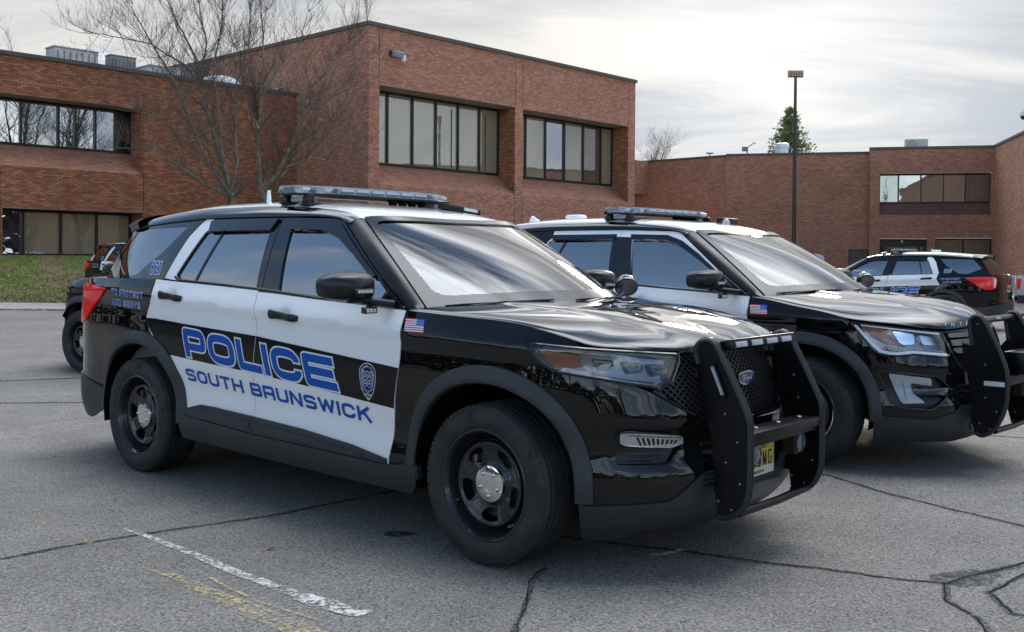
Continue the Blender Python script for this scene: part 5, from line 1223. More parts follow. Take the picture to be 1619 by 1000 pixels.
def window(root,x0,x1,z0,z1,y,muls,mats,fr=.06,name='window'):
    m=M()
    for (a,b) in ((z0,z0+fr),(z1-fr,z1)): m.box(((x0+x1)/2,y,(a+b)/2),(x1-x0,.10,b-a))
    for x in [x0+fr/2]+list(muls)+[x1-fr/2]: m.box((x,y-.012,(z0+z1)/2),(fr,.10,z1-z0-2*fr-.002))
    w=m.obj(name,FRM,root,flat=True); ed=[x0+fr]+list(muls)+[x1-fr]
    for i in range(len(ed)-1):
        a,b=ed[i]+(fr/2 if i else 0),ed[i+1]-(fr/2 if i<len(ed)-2 else 0); tl=RN.uniform(-.004,.004)
        m=M(); m.add([(a,y+.01+tl,z0+fr),(b,y+.01-tl,z0+fr),(b,y+.01-tl,z1-fr),(a,y+.01+tl,z1-fr)],[[0,1,2,3]]); m.obj('pane',mats[i%len(mats)],w,flat=True)
    return w
def R4(x0,x1,z0,z1): return [(x0,z0),(x1,z0),(x1,z1),(x0,z1)]
A=thing('brick_building','tall two storey brick block with two wide recessed bands of windows','building',(-5.352,38.0,0),.8232)
H=10.0; o1=R4(.508,8.0,4.10,7.82); o2=R4(8.50,16.12,4.08,7.80)
wallp(A,BR1,XZ(0),R4(0,16.68,-1.2,H),[o1,o2]); wallp(A,BR1,YZ(0),R4(0,14,-1.2,H),flip=True); wallp(A,BR1,YZ(16.68),R4(0,14,-1.2,H)); 
quad(A,COP,[(0,0,H),(16.68,0,H),(16.68,14,H),(0,14,H)],'roof')
m=M(); m.box((8.34,-.02,H+.05),(16.80,.12,.14)); m.box((-.02,7.06,H+.05),(.12,14,.138)); m.box((16.70,7.06,H+.05),(.12,14,.138)); m.obj('coping',COP,A,flat=True)
for (x0,x1,z0,z1) in ((.508,8.0,4.10,7.82),(8.50,16.12,4.08,7.80)):
    quad(A,SOF,[(x0,0.005,z1-.002),(x1,0.005,z1-.002),(x1,1.05,z1-.002),(x0,1.05,z1-.002)],'soffit'); quad(A,BRS,[(x0,0.0,z0),(x0,1.02,z0+.86),(x1,1.02,z0+.86),(x1,0.0,z0)],'sill')
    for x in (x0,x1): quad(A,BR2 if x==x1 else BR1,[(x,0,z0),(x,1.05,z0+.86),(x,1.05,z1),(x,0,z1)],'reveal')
window(A,.508,8.0,4.955,7.81,1.0,[1.72,3.02,4.29,5.55,6.82],[PN1],.085); window(A,8.50,16.12,4.935,7.79,1.0,[9.75,11.1,12.45,13.85,15.2],[PN1,PN1,PN2,PN1,PN4],.085)
m=M(); m.box((7.2,.99,6.3),(.03,.02,2.4)); m.box((5.2,.99,6.3),(.02,.02,2.4)); m.obj('blind_edge',FRM,A,flat=True)
m=M()
for x in (.49,8.02,8.48,16.14): m.box((x,-.002,(H+7.9)/2),(.018,.01,H-7.9)); m.box((x,-.002,1.5),(.018,.01,5.1))
m.obj('control_joint',JNT,A,flat=True)
B=thing('brick_building','long lower brick wing with ribbon windows behind the bare trees','building',(*KW,0),.8232)
H=7.80; up=R4(-26,-6.56,4.25,6.56); lo=R4(-11.29,-6.53,1.30,2.89); lo2=R4(-26,-12.0,1.30,2.89)
wallp(B,BR2,XZ(0),[(-30,-.5),(0,-.5),(0,H),(-30,H)],[up,lo,lo2]); quad(B,COP,[(-30,0,H-.3),(0,0,H-.3),(0,13,H-.3),(-30,13,H-.3)],'roof'); m=M(); m.box((-15,-.01,H+.05),(30,.14,.13)); m.box((-15,.3,H-.1),(30,.02,.3)); m.obj('coping',COP,B,flat=True)
for (x0,x1,z0,z1,sl) in ((-26,-6.56,4.25,6.56,.78),(-11.29,-6.53,1.30,2.89,.03),(-26,-12,1.3,2.89,.03)):
    quad(B,SOF,[(x0,.005,z1-.002),(x1,.005,z1-.002),(x1,.95,z1-.002),(x0,.95,z1-.002)],'soffit'); quad(B,BRS,[(x0,0,z0),(x0,.92,z0+sl),(x1,.92,z0+sl),(x1,0,z0)],'sill')
    for x in (x0,x1): quad(B,BR2,[(x,0,z0),(x,.95,z0+sl),(x,.95,z1),(x,0,z1)],'reveal')
window(B,-26,-6.56,5.02,6.55,.9,[-24,-22,-20,-18,-16,-14,-12.2,-10.38,-9.13,-8.55,-7.85,-7.11],[PN3,PN3,PN3,PN3,PN3,PN3,PN3,PN2,PN3,PN2,PN2,PN3,FRM],.07)
window(B,-11.29,-6.53,1.325,2.885,.9,[-10.32,-9.06,-7.80],[PN2,PN1,PN1,PN1],.09); window(B,-26,-12.0,1.325,2.885,.9,[-24,-21,-18,-15],[PN1],.09)
m=M(); m.box((-11.36,-.002,2.2),(.018,.01,4)); m.box((-6.50,-.002,3.7),(.018,.01,7.2)); m.obj('control_joint',JNT,B,flat=True)
aR=math.atan2(-.24,1)
Cb=thing('brick_building','distant brown brick building with glass entrance doors and a ribbon window','building',(19.192,55.,0),aR)
H=7.32; u_=R4(.50,6.03,3.80,6.01); dr=R4(.536,2.92,-.66,2.53); lw=R4(3.33,6.12,-.2,2.57)
wallp(Cb,BR3,XZ(0),[(0,-1.2),(6.19,-1.2),(6.19,H),(0,H)],[u_,R4(.536,2.92,-.66,2.53),lw]); wallp(Cb,BR3,XZ(.55),R4(-7.75,0,-1.2,7.16)); wallp(Cb,BR3,YZ(0),R4(0,.55,-1.2,H),flip=True)
wallp(Cb,BR4,YZ(6.19),R4(-34,0,-1.6,H+.02),flip=True)
m=M(); m.box((3.1,-.01,H+.05),(6.3,.14,.12)); m.box((-3.8,.53,7.21),(7.6,.14,.10)); m.box((6.2,-17,H+.07),(.14,34,.12)); m.obj('coping',COP,Cb,flat=True)
quad(Cb,COP,[(-7.55,.55,7.1),(0,.55,7.1),(0,14,7.1),(-7.55,14,7.1)],'roof'); quad(Cb,COP,[(0,0,7.3),(6.19,0,7.3),(6.19,14,7.3),(0,14,7.3)],'roof')
quad(Cb,SOF,[(.5,.005,6.008),(6.03,.005,6.008),(6.03,.5,6.008),(.5,.5,6.008)],'soffit'); quad(Cb,pbr('sill_brick',(.15,.07,.055),.85,var=.2,vscale=2),[(.5,0,3.80),(.5,.5,4.52),(6.03,.5,4.52),(6.03,0,3.80)],'sill')
for x,z0,z1,dd in ((.5,3.8,6.0,.5),(6.03,3.8,6.0,.5),(.536,-.66,2.53,.6),(2.92,-.66,2.53,.6),(3.33,-.2,2.57,.4),(6.12,-.2,2.57,.4)): quad(Cb,BR3,[(x,0,z0),(x,dd,z0),(x,dd,z1),(x,0,z1)],'reveal')
PNG=pane('pane_warm_brown',(.09,.06,.04),(.24,.18,.12),.8,.30)  # brown pane with tan blind stripes
window(Cb,.5,6.03,4.45,6.005,.45,[1.50,2.63,3.74,4.82],[PN3,PNG,PNG,PNG,PN4],.07); window(Cb,3.33,6.12,-.2,2.565,.35,[4.75],[PN4],.08)
dw=window(Cb,.536,2.92,-.66,2.20,.55,[.86,1.72,2.55],[PN2,pane('door_glass',(.03,.02,.015),(.05,.04,.03),.3,.2),PN2,PN2],.10,'door')
m=M(); 
for x in (1.0,1.60,1.84,2.42): m.box((x,.5,.9),(.13,.06,2.4))
m.box((1.72,.5,2.02),(1.5,.06,.16)); m.obj('door_leaf_frame',pbr('bronze_door',(.16,.115,.085),.4),dw,flat=True)
m=M(); m.box((1.73,.50,2.36),(2.38,.05,.34)); m.obj('transom',FRM,dw,flat=True); m=M(); m.box((1.70,.3,2.36),(.16,.2,.2),bev=.03); m.obj('entrance_lamp',DCH,dw)
m=M(); m.box((-.49,.52,.6),(.93,.05,2.62)); dd_=m.obj('door',pbr('steel_door',(.055,.045,.045),.4,var=.1),Cb,bev=.01); m=M(); m.box((-.98,.52,.6),(.05,.08,2.7)); m.box((-.0-.03,.50,.6),(.05,.08,2.7)); m.box((-.49,.51,1.94),(1.0,.08,.05)); m.obj('door_frame',FRM,dd_,flat=True); m=M(); m.box((-.85,.47,.35),(.05,.05,.15),bev=.01); m.obj('door_handle',DCH,dd_)
S1=thing('brick_building','plain brown brick link wall between the tall block and the distant building','building',(11.853,57.261,0),.8232+math.pi/2)
wallp(S1,BR3,XZ(0),R4(0,9,-1.2,7.10),flip=True); m=M(); m.box((4.5,.0,7.15),(9.1,.14,.10)); m.obj('coping',COP,S1,flat=True)
m=M(); m.box((5.9,.6,6.15),(1.5,1.4,1.95)); m.obj('overhang',BR3,S1,flat=True); quad(S1,COP,[(0,0,7.05),(9,0,7.05),(9,-9,7.05),(0,-9,7.05)],'roof')
# ---- roof plant and fittings
GAL=pbr('galvanised',(.42,.41,.39),.6,metal=.1,var=.22,vscale=2.2,rvar=.2); GDKM=pbr('duct_dark',(.16,.16,.155),.6,var=.2)
def wl(P0,x,y,z): # wing local -> world
    return (P0[0]+cb*x-sb*y,P0[1]+sb*x+cb*y,z)
def hvac(loc,dim,label,rz=.8232,dome=False,group='rooftop units on the wing',mat=GAL):
    t=thing('rooftop_unit',label,'air conditioner',loc,rz,group); m=M()
    m.box((0,0,dim[2]/2),dim,bev=.03); m.obj('casing',mat,t)
    m=M()
    for k in range(7): m.box((-dim[0]*.42+dim[0]*.14*k,-dim[1]/2-.012,dim[2]*.52),(.025,.02,dim[2]*.86))
    m.box((dim[0]*.36,-dim[1]/2-.02,dim[2]*.45),(dim[0]*.2,.03,dim[2]*.6)); m.obj('louvre',GDKM,t,flat=True)
    m=M(); m.box((0,0,dim[2]+.03),(dim[0]*1.03,dim[1]*1.03,.05)); m.obj('lid',mat,t,flat=True); m=M(); m.box((0,0,-.06),(dim[0]*.9,dim[1]*.9,.12)); m.obj('base_frame',mat,t,flat=True)
    return t
PB_=(KW[0],KW[1])
hvac(wl(PB_,-6.3,6.2,7.6),(1.75,.8,1.85),'long grey rooftop unit, leftmost above the brick wing'); hvac(wl(PB_,-4.25,6.3,7.6),(1.1,.5,1.90),'squarer dark grey rooftop unit beside the long grey one',mat=pbr('galv_dark',(.18,.185,.19),.5,var=.2))
hvac(wl(PB_,-3.45,4.6,7.6),(1.45,1.2,1.32),'low greenish grey rooftop unit behind the bare tree branches'); hvac(wl(PB_,-2.5,5.6,7.6),(.7,1.0,1.45),'low rooftop unit between the greenish one and the black duct')
hvac(wl(PB_,-1.6,5.6,7.6),(1.3,1.2,1.75),'tall black duct box on the wing roof by the tall block wall',mat=GDKM)
t=thing('roof_dome','white domed rooftop fan next to the black duct','roof vent',wl(PB_,-1.9,2.6,7.6),.8232); m=M(); m.lathe([(.9,0),(.92,.40),(.86,.68),(.68,.90),(.36,1.02),(.0001,1.06)],(0,0,0),'z',24); m.obj('dome',pbr('white_metal',(.55,.58,.60),.4,var=.1),t)
t=thing('roof_flashing','white sloping metal flashing where the wing meets the tall block','flashing',wl(PB_,-1.45,.6,7.7),.8232); m=M(); m.pts([[(0,0,0),(0,1.,0)],[(1.4,0,0),(1.4,1.,0)],[(1.4,.1,.55),(1.4,.9,.55)],[(0,0,.02),(0,1.,.02)]]); m.obj('flashing',pbr('white_flash',(.62,.66,.70),.35),t)
def ff(x,y,z): return (-5.352+cb*x-sb*y,38.+sb*x+cb*y,z)
t=thing('flood_light','small twin flood light fixed high on the tall block wall','flood light',ff(1.05,0,9.0),.8232); m=M(); m.box((0,-.06,.08),(.16,.12,.18),bev=.02); m.tube([(0,-.05,.05),(.1,-.2,.0)],.04,8); m.obj('bracket',FRM,t); m=M(); m.box((.12,-.28,.03),(.42,.24,.22),Matrix.Rotation(.3,3,'X'),bev=.03); m.obj('lamp_housing',pbr('lamp_grey',(.30,.33,.37),.35),t); m=M(); m.box((.38,-.30,-.10),(.14,.14,.26),bev=.03); m.obj('sensor',VWH,t)
def rl(x,y,z): return (19.192+math.cos(aR)*x-math.sin(aR)*y,55+math.sin(aR)*x+math.cos(aR)*y,z)
t=thing('roof_vent','white drum shaped roof vent in front of the conifer','roof vent',rl(-4.55,2.0,7.05),0); m=M(); m.lathe([(.36,0),(.36,.62),(.40,.64),(.40,.86),(.30,.90),(.0001,.90)],(0,0,0),'z',20); m.obj('drum',VWH,t)
t=thing('ac_condenser','beige condenser unit on the distant building roof','air conditioner',rl(2.45,1.0,7.32),aR); m=M(); m.box((0,0,.30),(1.15,.45,.62),bev=.03); m.obj('casing',pbr('beige_metal',(.50,.48,.42),.5),t); m=M(); m.lathe([(.25,0),(.25,.02),(.20,.025),(.0001,.02)],(-.22,-.226,.30),'y',24); m.obj('fan_grille',DCH,t)
def roofcam(x,y,h,label):
    t=thing('security_camera',label,'camera',rl(x,y,7.1),aR); m=M(); m.tube([(0,0,0),(0,0,h)],.035,8); m.tube([(0,0,h*.95),(.35,0,h+.25)],.025,6); m.obj('mast',DCH,t); m=M(); m.box((-.12,0,h*.85),(.34,.24,.26),bev=.04); m.obj('camera_body',pbr('cam_grey',(.2,.2,.21),.4),t); m=M(); m.box((.38,0,h+.25),(.16,.10,.10),bev=.02); m.obj('sensor',VWH,t)
roofcam(-6.45,1.0,.55,'mast with camera and sensor on the roof left of the conifer')
t=thing('roof_light','small flat lamp on a short post above the link wall','lamp',(11.2,58.2,7.05),0); m=M(); m.tube([(0,0,0),(0,0,.32)],.03,6); m.obj('post',FRM,t); m=M(); m.box((0,0,.34),(.42,.2,.06),bev=.02); m.obj('head',FRM,t)
t=thing('security_camera','white dome camera hanging from a bracket at the right edge','camera',(15.55,31.2,5.82),0); m=M(); m.tube([(.75,0,.28),(.1,0,.28),(0,0,.22),(0,0,.12)],.025,8); m.obj('bracket',VWH,t); m=M(); m.lathe([(.02,.14),(.10,.12),(.115,.0),(.10,-.02)],(0,0,0),'z',18); m.obj('housing',VWH,t); m=M(); m.lathe([(.10,-.02),(.085,-.08),(.045,-.12),(.0001,-.13)],(0,0,0),'z',18); m.obj('dome',GLB,t)
t=thing('wall_camera_post','dark post carrying the dome camera above the roofline at the right edge','post',(16.3,31.2,0),0); m=M(); m.tube([(0,0,-.5),(0,0,6.3)],[.09,.07],10); m.obj('post',FRM,t)
# lamp post
t=thing('lamp_post','tall dark parking lot lamp post with a comb of six small flood lamps','lamp post',(11.56,42.,float(gz(11.56,42))),0)
m=M(); zt=9.0-float(gz(11.56,42)); m.tube([(0,0,0),(0,0,zt-.15)],[.105,.055],14); m.obj('pole',pbr('bronze_pole',(.045,.033,.026),.45),t); m=M(); m.box((0,0,zt-.12),(.62,.07,.07),bev=.01); m.obj('crossarm',pbr('bronze_arm',(.10,.07,.045),.5),t)
for k in range(6): m=M(); x=-.27+.108*k; m.box((x,0,zt+.03),(.072,.16,.20),bev=.015); m.obj('lamp_head',pbr('bronze_head_glow',(.40,.27,.17),.5),t)  # orange glow on the heads is put into their colour
m=M(); m.lathe([(.3,0),(.3,.5),(.27,.55),(.0001,.55)],(0,0,0),'z',20); m.obj('footing',CON,t)
# ---------------------------------------------------------------- trees
BARK=pbr('bark_grey',(.15,.125,.095),.9,bump=.8,bscale=25,var=.35,vscale=5); TWG=pbr('twig_brown',(.115,.082,.062),.9,var=.25,vscale=3); BARK2=pbr('bark_lichen',(.21,.19,.14),.9,bump=.8,bscale=20,var=.5,vscale=7)
def bare_tree(name,label,loc,limbs,seed,spread=1.,levels=3,twigs=7,thin=1.,group=None,bark=BARK,kids=(9,6,4)):
    """limbs: local poly-lines with start radius; grows side branches on them"""
    rd=random.Random(seed); t=thing(name,label,'tree',loc,0,group); tr=M(); cr_=M()
    def grow(p,d,L,r,lev):
        n=5; pth=[Vector(p)]; dd=Vector(d).normalized()
        for i in range(n):
            dd=(dd+Vector((rd.uniform(-1,1),rd.uniform(-1,1),rd.uniform(-.5,.9)))*.16+Vector((0,0,.05))).normalized(); pth.append(pth[-1]+dd*L/n)
        rs=[r*(1-.75*i/n) for i in range(n+1)]; cr_.tube([tuple(q) for q in pth],rs,3 if lev>1 else 4,cap=False)
        if lev<levels:
            for k in range(kids[min(lev,len(kids)-1)]):
                i=rd.randint(1,n); q=pth[i]; ax=Vector((rd.uniform(-1,1),rd.uniform(-1,1),rd.uniform(-.2,.6))).normalized()
                nd=(dd*rd.uniform(.6,1.2)+ax*.75*spread+Vector((0,0,.18))); grow(q,nd,L*rd.uniform(.38,.62),max(rs[i]*.55,.0035*thin),lev+1)
    for pl,r0,r1 in limbs:
        P_=[Vector(p) for p in pl]; D=[]
        for i in range(len(P_)-1):
            for j in range(4): D.append(P_[i].lerp(P_[i+1],j/4)+Vector((rd.uniform(-1,1),rd.uniform(-1,1),0))*.02)
        D.append(P_[-1]); n=len(D); r0*=.85; rs=[r0+(r1-r0)*i/(n-1) for i in range(n)]; tr.tube([tuple(q) for q in D],rs,8)
        Lt=sum((D[i+1]-D[i]).length for i in range(n-1))
        for k in range(int(Lt*5.2)):
            i=rd.randint(int(n*.18),n-1); dd=(D[min(i+1,n-1)]-D[max(i-1,0)]).normalized(); ax=Vector((rd.uniform(-1,1),rd.uniform(-1,1),rd.uniform(-.3,.5))).normalized()
            grow(D[i],dd*.7+ax*.9*spread,rd.uniform(.8,1.7)*(1.25-.5*i/n),max(rs[i]*.38,.010*thin),1)
    tr.obj('trunk',bark,t,ang=80); cr_.obj('crown',TWG,t,ang=80); return t
def pix(u,v,D,base): # point seen at (u,v) of the photograph at depth D, relative to base
    return ((u-809.5)/1617*D-base[0],D-base[1],(407-v)/1617*D+1.4-base[2])
Zz=lambda x:(x/2.698)
T1=(-8.46,31.,.55)
def LB(pts,D0,dz): return [pix(Zz(a),Zz(b),D0+dz*i,T1) for i,(a,b) in enumerate(pts)]
l1=[([(0.02,0,-.3),(0,0,.9),pix(Zz(990),Zz(850),31,T1)],.17,.13),
 (LB([(990,850),(880,700),(790,480),(730,330),(640,190),(560,50)],31,-.3),.075,.012),(LB([(990,850),(960,760),(900,560),(860,400),(830,250),(760,120),(700,-10)],31,.25),.095,.015),
 (LB([(975,800),(940,640),(925,480),(905,300),(950,100),(940,-60)],31,-.15),.075,.012),(LB([(990,850),(880,800),(760,720),(640,640),(500,645)],31,-.35),.06,.010),(LB([(900,560),(780,640),(740,560),(600,490),(470,455)],31,-.3),.05,.008),
 (LB([(985,840),(1010,700),(1000,560),(1010,350),(1060,200),(1060,20)],31,.3),.065,.010),(LB([(860,400),(800,300),(640,200),(480,170),(370,150)],31.5,-.1),.04,.006),(LB([(850,330),(880,200),(850,60),(830,-60)],31.6,.2),.04,.008)]
bare_tree('bare_tree','large bare grey tree with many fanning limbs in front of the brick wing',T1,l1,3,levels=3,kids=(0,7,5))
T2=(-7.35,33.,.75)
def LC(pts,D0,dz): return [pix(Zz(a),Zz(b),D0+dz*i,T2) for i,(a,b) in enumerate(pts)]
l2=[([(0,0,-.3),(0.03,0,.8),pix(Zz(1110),Zz(800),33,T2)],.15,.11),(LC([(1110,800),(1095,620),(1110,430),(1120,200),(1110,20)],33,.1),.085,.012),
 (LC([(1120,830),(1190,740),(1260,590),(1290,430),(1420,240),(1560,120)],33,-.2),.10,.012),(LC([(1260,590),(1330,480),(1460,370),(1560,250)],32.4,-.3),.05,.008),(LC([(1110,430),(1180,300),(1270,200),(1310,60)],33.2,.2),.045,.008),(LC([(1220,720),(1330,680),(1450,700),(1560,640)],32.6,-.2),.04,.007),(LC([(1200,760),(1300,620),(1420,560),(1540,480)],32.6,.2),.035,.006),(LC([(1100,560),(1040,400),(1020,250),(960,120)],33,.2),.04,.007)]
bare_tree('bare_tree','second bare tree with a leaning lichen spotted trunk before the tall block',T2,l2,11,levels=3,kids=(0,7,5),bark=BARK2)
def free_tree(loc,h,seed,label,name='bare_tree',group=None,dens_=6,levels=3,kids=(0,4,3)):
    rd=random.Random(seed); L=[([(0,0,-.3),(0,0,h*.25),(.1,0,h*.38)],.018*h,.013*h)]
    for k in range(dens_):
        a=2*math.pi*k/dens_+rd.uniform(-.4,.4); r=h*rd.uniform(.18,.36); z=h*rd.uniform(.75,1.0); L.append(([(0,0,h*rd.uniform(.2,.36)),(r*.35*math.cos(a),r*.35*math.sin(a),h*.5),(r*.8*math.cos(a),r*.8*math.sin(a),z*.8),(r*math.cos(a),r*math.sin(a),z)],.010*h,.0015*h))
    return bare_tree(name,label,loc,L,seed,levels=levels,kids=kids,group=group)
free_tree((6.5,64,-.8),9.9,21,'bare tree rising behind the tall block and the link wall',dens_=9,kids=(0,7,4)); free_tree((-28.2,52,0),12.8,22,'bare tree at the top left corner behind the wing roof',dens_=10,kids=(0,6,4))
# conifer
t=thing('conifer_tree','green conifer rising behind the distant building roof','tree',(20.3,75.,-1.),0); m=M(); m.tube([(0,0,0),(0,0,13.0)],[.22,.03],8); m.obj('trunk',BARK,t); m=M(); rd=random.Random(4); V=[];F=[];MI=[]
for k in range(520):
    z=rd.uniform(6.0,13.3)**1.; f=(13.5-z)/7.5; R_=.10+4.3*f**1.0*rd.uniform(.3,1.1); a=rd.uniform(0,6.28); x0,y0=math.cos(a),math.sin(a)
    for j in range(26):
        q=rd.uniform(.15,1.); px_=x0*R_*q+rd.gauss(0,.07); py_=y0*R_*q+rd.gauss(0,.07); pz_=z-.25*q*R_*.6+.35*q*q*.5+rd.gauss(0,.06); s=rd.uniform(.05,.12); b_=len(V); aa=rd.uniform(0,6.28)
        V+=[(px_-s*math.cos(aa),py_-s*math.sin(aa),pz_),(px_+s*math.cos(aa),py_+s*math.sin(aa),pz_+rd.uniform(-.04,.04)),(px_+x0*s,py_+y0*s,pz_+rd.uniform(.05,.16))]; F.append([b_,b_+1,b_+2]); MI.append(rd.choice([0,0,1]))
m.add(V,F); m.mi=MI; m.obj('crown',[pbr('needle_dark',(.14,.19,.08),.8),pbr('needle_light',(.30,.36,.15),.8)],t,flat=True)
# trees and a hedge line behind the photographer (they show in glass and paint)
for k,(x,y,h) in enumerate(((-26,-14,11),(-14,-24,13),(-3,-30,12),(9,-26,13),(22,-16,12),(-34,-2,12),(33,-4,11))):
    free_tree((x,y,0),h,40+k,['bare tree reflected in the wing windows','bare tree behind the camera to the left','bare tree straight behind the camera','bare tree behind the camera to the right','bare tree far right behind the camera','bare tree beyond the left edge','bare tree beyond the right edge'][k],dens_=5,levels=2,kids=(0,6))
m=M(); rd=random.Random(9); V=[];F=[]
for k in range(16000):
    a=rd.uniform(math.radians(150),math.radians(390)); R_=rd.uniform(44,50); x,y=R_*math.cos(a),R_*math.sin(a); hmax=6.8+1.6*math.sin(a*7)+1.2*math.sin(a*19+1); z=rd.random()**.8*hmax; s=rd.uniform(.3,.9); b_=len(V)
    V+=[(x+rd.gauss(0,s),y+rd.gauss(0,s),z+rd.gauss(0,s*.6)) for _ in range(3)]; F.append([b_,b_+1,b_+2])
m.add(V,F); tag(m.obj('far_woodland',pbr('woodland',(.035,.030,.022),.9,var=.3,vscale=.4),flat=True),'low brown woodland around the far side of the parking lot','woodland',kind='stuff')
# ---------------------------------------------------------------- cars
def pickup(loc,rz,label):
    t=thing('pickup_truck',label,'pickup truck',loc,rz); SL=pbr('silver_paint',(.50,.53,.55),.22,metal=.5,coat=.8); DG=pbr('truck_cladding',(.02,.021,.024),.4)
    # side outline (x from tailgate forward, z)
    out=[(.0,.62),(.0,1.22),(.10,1.27),(1.75,1.27),(1.82,1.30),(1.95,1.84),(2.15,1.90),(3.25,1.88),(3.55,1.72),(4.05,1.32),(4.2,1.26),(5.35,1.14),(5.55,1.0),(5.6,.62),(5.0,.60)]+[p for p in arc(4.55,.42,.46,10,170,10)]+[(1.8,.60)]+[p for p in arc(1.15,.42,.46,10,170,10)]
    for sg in (-1,1):
        def F(a,b,d=0.,sg=sg): b=np.asarray(b,float); return np.stack([np.asarray(a,float),sg*(.98-.30*np.clip(b-1.28,0,1)+d-.02*np.abs(b-1.0)),b],-1)
        m=M(); m.patch(F,out,fl=.05,st=.2,flip=sg==1); m.obj('body_side',SL,t)
        m=M(); m.patch(F,[(.02,.40),(.02,.66),(.68,.66),(.70,.42)],d=.006,fl=.03,st=.2,flip=sg==1); m.obj('cladding',DG,t); m=M(); m.patch(F,[(1.62,.36),(1.62,.80),(4.08,.80),(4.08,.36)],d=.006,fl=.03,st=.3,flip=sg==1); m.obj('cladding',DG,t)
        m=M(); m.patch(F,[(2.12,1.34),(2.16,1.80),(3.2,1.79),(3.75,1.36)],d=.006,fl=.01,st=.3,flip=sg==1); m.obj('side_window',GDK,t)
        m=M(); m.patch(F,[(.0,.84),(.0,1.16),(.13,1.16),(.10,.84)],d=.010,fl=.02,st=.1,flip=sg==1); m.obj('tail_lamp',RED,t)
        for x in (1.15,4.55):
            w_=link(bpy.data.objects.new('wheel',WM['tyre'])); w_.parent=t; w_.location=(x,sg*.84,.37); w_.rotation_euler=(0,0,math.pi if sg==1 else 0)
            for k in ('rim','wheel_disc','hub_cap'):
                o=link(bpy.data.objects.new(k,WM[k])); o.parent=w_
    m=M(); m.box((-.02,0,.93),(.05,1.86,.62),bev=.02); m.obj('tailgate',SL,t); m=M(); m.box((-.12,0,.55),(.18,1.86,.20),bev=.03); m.obj('bumper',CHR,t)
    m=M(); m.box((.95,0,.70),(1.75,1.80,.10)); m.box((2.9,0,.85),(1.9,1.78,.7)); m.box((4.7,0,.95),(1.5,1.72,.5),bev=.05); m.obj('underbody',DG,t); m=M(); m.box((2.68,0,1.87),(1.15,1.5,.06),bev=.02); m.obj('roof',SL,t); m=M(); m.box((4.75,0,1.19),(1.5,1.80,.10),Matrix.Rotation(.09,3,'Y'),bev=.03); m.obj('hood',SL,t)
G_='police SUVs parked in the lot'
c1=build_suv('new','police SUV numbered 821 with mesh grille, closest to the camera','821',(.5059,5.3591,0),-.7112,G_)
c2=build_suv('old','black and white police SUV with horizontal grille bars parked beside SUV 821','822',(2.62,7.65,float(gz(2.62,7.65))-.0),-.75,G_)
SH=suv_shape(0.)
def dup(loc,rz,label,num=None):
    r=copy_tree(c1,None,('unit_number',) if num else ()); r.location=loc; r.rotation_euler=(0,0,rz); r['label']=label
    if num:
        q=[o for o in r.children if o.name.split('.')[0]=='quarter_panel']
        unit_number(q[0],SH.G,num,False); unit_number(q[1],SH.G,num,True)
    return r
dup((7.84,25.455,float(gz(8.1,25.5))),2.48,'police SUV numbered 820 seen from its left rear, near the glass entrance','820')
ca,sa=math.cos(2.58),math.sin(2.58)
dup((-5.134-(-sa*.95),12.2-(ca*.95),float(gz(-5.1,12.2))),2.58,'police SUV mostly hidden behind the tail of SUV 821, only its front wheel showing')
ca,sa=math.cos(-.711),math.sin(-.711); X0,Y0=-11.75,28.2
dup((X0-(-4.0*ca-(-.8)*sa),Y0-(-4.0*sa+(-.8)*ca),float(gz(-9,26))),-.711,'farthest police SUV, its tail showing against the grass bank')
pickup((15.75,32.3,float(gz(17,33))),-.28,'silver pickup truck cut by the right edge, behind SUV 820')
pickup((13.2,37.0,float(gz(13,37))),2.95,'silver pickup truck mostly hidden between the second SUV windshield and SUV 820')
# ---------------------------------------------------------------- sky, sun, camera
sc=bpy.context.scene
w=bpy.data.worlds.new('World'); sc.world=w; w.use_nodes=True; nt=w.node_tree; N=nt.nodes; N.clear(); Lk=nt.links.new
SUN_AZ=math.atan2(1258-809,1617); SUN_EL=math.radians(17)
out=N.new('ShaderNodeOutputWorld'); bg=N.new('ShaderNodeBackground'); sky=N.new('ShaderNodeTexSky'); sky.sky_type='NISHITA'; sky.sun_disc=False; sky.sun_elevation=SUN_EL; sky.sun_rotation=SUN_AZ; sky.air_density=1.; sky.dust_density=.6; sky.ozone_density=1.6
tc=N.new('ShaderNodeTexCoord'); sp=N.new('ShaderNodeSeparateXYZ'); Lk(tc.outputs['Generated'],sp.inputs[0])
zz=math_(N,Lk,'ADD',math_(N,Lk,'MAXIMUM',sp.outputs[2],0.0),.16)
cb_=N.new('ShaderNodeCombineXYZ'); Lk(math_(N,Lk,'DIVIDE',sp.outputs[0],zz),cb_.inputs[0]); Lk(math_(N,Lk,'DIVIDE',sp.outputs[1],zz),cb_.inputs[1])
mp=N.new('ShaderNodeMapping'); mp.inputs['Rotation'].default_value=(0,0,.5); mp.inputs['Scale'].default_value=(.5,1.1,1); mp.inputs['Location'].default_value=(3.1,1.7,0); Lk(cb_.outputs[0],mp.inputs[0])
n1=noise(N,Lk,mp.outputs[0],1.5,9,.56,.35); n2=noise(N,Lk,mp.outputs[0],.55,4,.5,.2); mp2=N.new('ShaderNodeMapping'); mp2.inputs['Scale'].default_value=(1,1,1); mp2.inputs['Location'].default_value=(9,4,0); Lk(mp.outputs[0],mp2.inputs[0]); n3=noise(N,Lk,mp2.outputs[0],1.25,7,.56,.6)
cov=math_(N,Lk,'ADD',math_(N,Lk,'MULTIPLY',n1,.85),math_(N,Lk,'MULTIPLY',n2,.15))
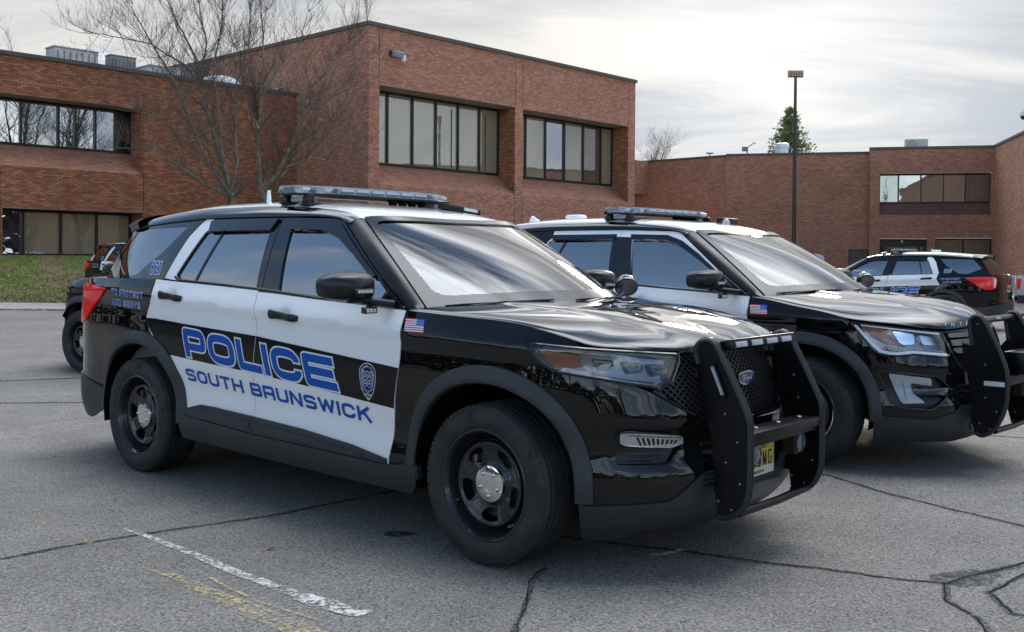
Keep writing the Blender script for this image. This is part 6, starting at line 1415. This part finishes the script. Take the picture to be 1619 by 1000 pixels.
# clearer sky behind the photographer
cl=val(N,Lk,sp.outputs[1],-.9,.35,.065,-.14); xl=val(N,Lk,sp.outputs[0],-.92,-.55,.085,0); cl=math_(N,Lk,'ADD',cl,xl); hi=val(N,Lk,sp.outputs[2],.18,.40,0,.175); mask=val(N,Lk,math_(N,Lk,'SUBTRACT',math_(N,Lk,'SUBTRACT',cov,cl),hi),.39,.50,0,1)
sv=N.new('ShaderNodeVectorMath'); sv.operation='DOT_PRODUCT'; Lk(tc.outputs['Generated'],sv.inputs[0]); ve=math.radians(13); sv.inputs[1].default_value=(math.sin(SUN_AZ)*math.cos(ve),math.cos(SUN_AZ)*math.cos(ve),math.sin(ve))
glow=math_(N,Lk,'POWER',math_(N,Lk,'MAXIMUM',sv.outputs['Value'],0.),45.); glow2=math_(N,Lk,'POWER',math_(N,Lk,'MAXIMUM',sv.outputs['Value'],0.),6.)
cloud=mixc(N,Lk,val(N,Lk,n3,.42,.66,0,1),(.42,.475,.55),(.84,.82,.79)); gsum=math_(N,Lk,'ADD',math_(N,Lk,'MULTIPLY',glow,.38),math_(N,Lk,'MULTIPLY',glow2,.03))
gc=N.new('ShaderNodeVectorMath'); gc.operation='SCALE'; gc.inputs[0].default_value=(1.,.93,.82); Lk(gsum,gc.inputs['Scale'])
ad=N.new('ShaderNodeVectorMath'); ad.operation='ADD'; Lk(cloud,ad.inputs[0]); Lk(gc.outputs[0],ad.inputs[1])
ss=N.new('ShaderNodeVectorMath'); ss.operation='SCALE'; Lk(mixc(N,Lk,1.0,sky.outputs[0],(.97,.97,1.0),'MULTIPLY'),ss.inputs[0]); ss.inputs['Scale'].default_value=2.5
# background strength .11 : clouds are given in units of the finished picture
CS=.11; inv_=N.new('ShaderNodeVectorMath'); inv_.operation='SCALE'; Lk(ad.outputs[0],inv_.inputs[0])
boost=math_(N,Lk,'ADD',val(N,Lk,sp.outputs[2],.50,.90,1.0,14.5),val(N,Lk,sp.outputs[1],.2,-.6,0,2.6)); Lk(math_(N,Lk,'MULTIPLY',boost,1/CS),inv_.inputs['Scale'])  # clouds overhead and behind the camera brightened out of view to add light
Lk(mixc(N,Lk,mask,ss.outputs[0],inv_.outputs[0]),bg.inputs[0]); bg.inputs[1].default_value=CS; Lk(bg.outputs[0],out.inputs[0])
ld=bpy.data.lights.new('sun','SUN'); ld.energy=.8; ld.angle=math.radians(6); ld.color=(1,.90,.78); so=link(bpy.data.objects.new('sun',ld))
d=Vector((math.sin(SUN_AZ)*math.cos(SUN_EL),math.cos(SUN_AZ)*math.cos(SUN_EL),math.sin(SUN_EL))); so.rotation_euler=d.to_track_quat('Z','Y').to_euler(); so.location=(0,0,30)
cd=bpy.data.cameras.new('camera'); co=link(bpy.data.objects.new('camera',cd)); cd.sensor_width=36; cd.lens=1617.04/1619*36; cd.shift_y=-(500-429.385)/1619; cd.clip_start=.05; cd.clip_end=3000
pi_,ro=.0138,.0068; cp,sp_=math.cos(pi_),math.sin(pi_); fw=Vector((0,cp,-sp_)); rt=Vector((1,0,0)); upv=Vector((0,sp_,cp)); r2=rt*math.cos(ro)+upv*math.sin(ro); u2=upv*math.cos(ro)-rt*math.sin(ro)
mt=Matrix((( r2.x,u2.x,-fw.x,0),(r2.y,u2.y,-fw.y,0),(r2.z,u2.z,-fw.z,1.4034),(0,0,0,1))); co.matrix_world=mt; sc.camera=co
sc.view_settings.view_transform='Standard'; sc.view_settings.look='None'; sc.view_settings.exposure=0; sc.view_settings.gamma=1
sc.render.engine='CYCLES'; sc.cycles.max_bounces=8; sc.cycles.transparent_max_bounces=16; sc.cycles.caustics_reflective=False; sc.cycles.caustics_refractive=False; sc.cycles.use_denoising=True; sc.cycles.sample_clamp_indirect=8
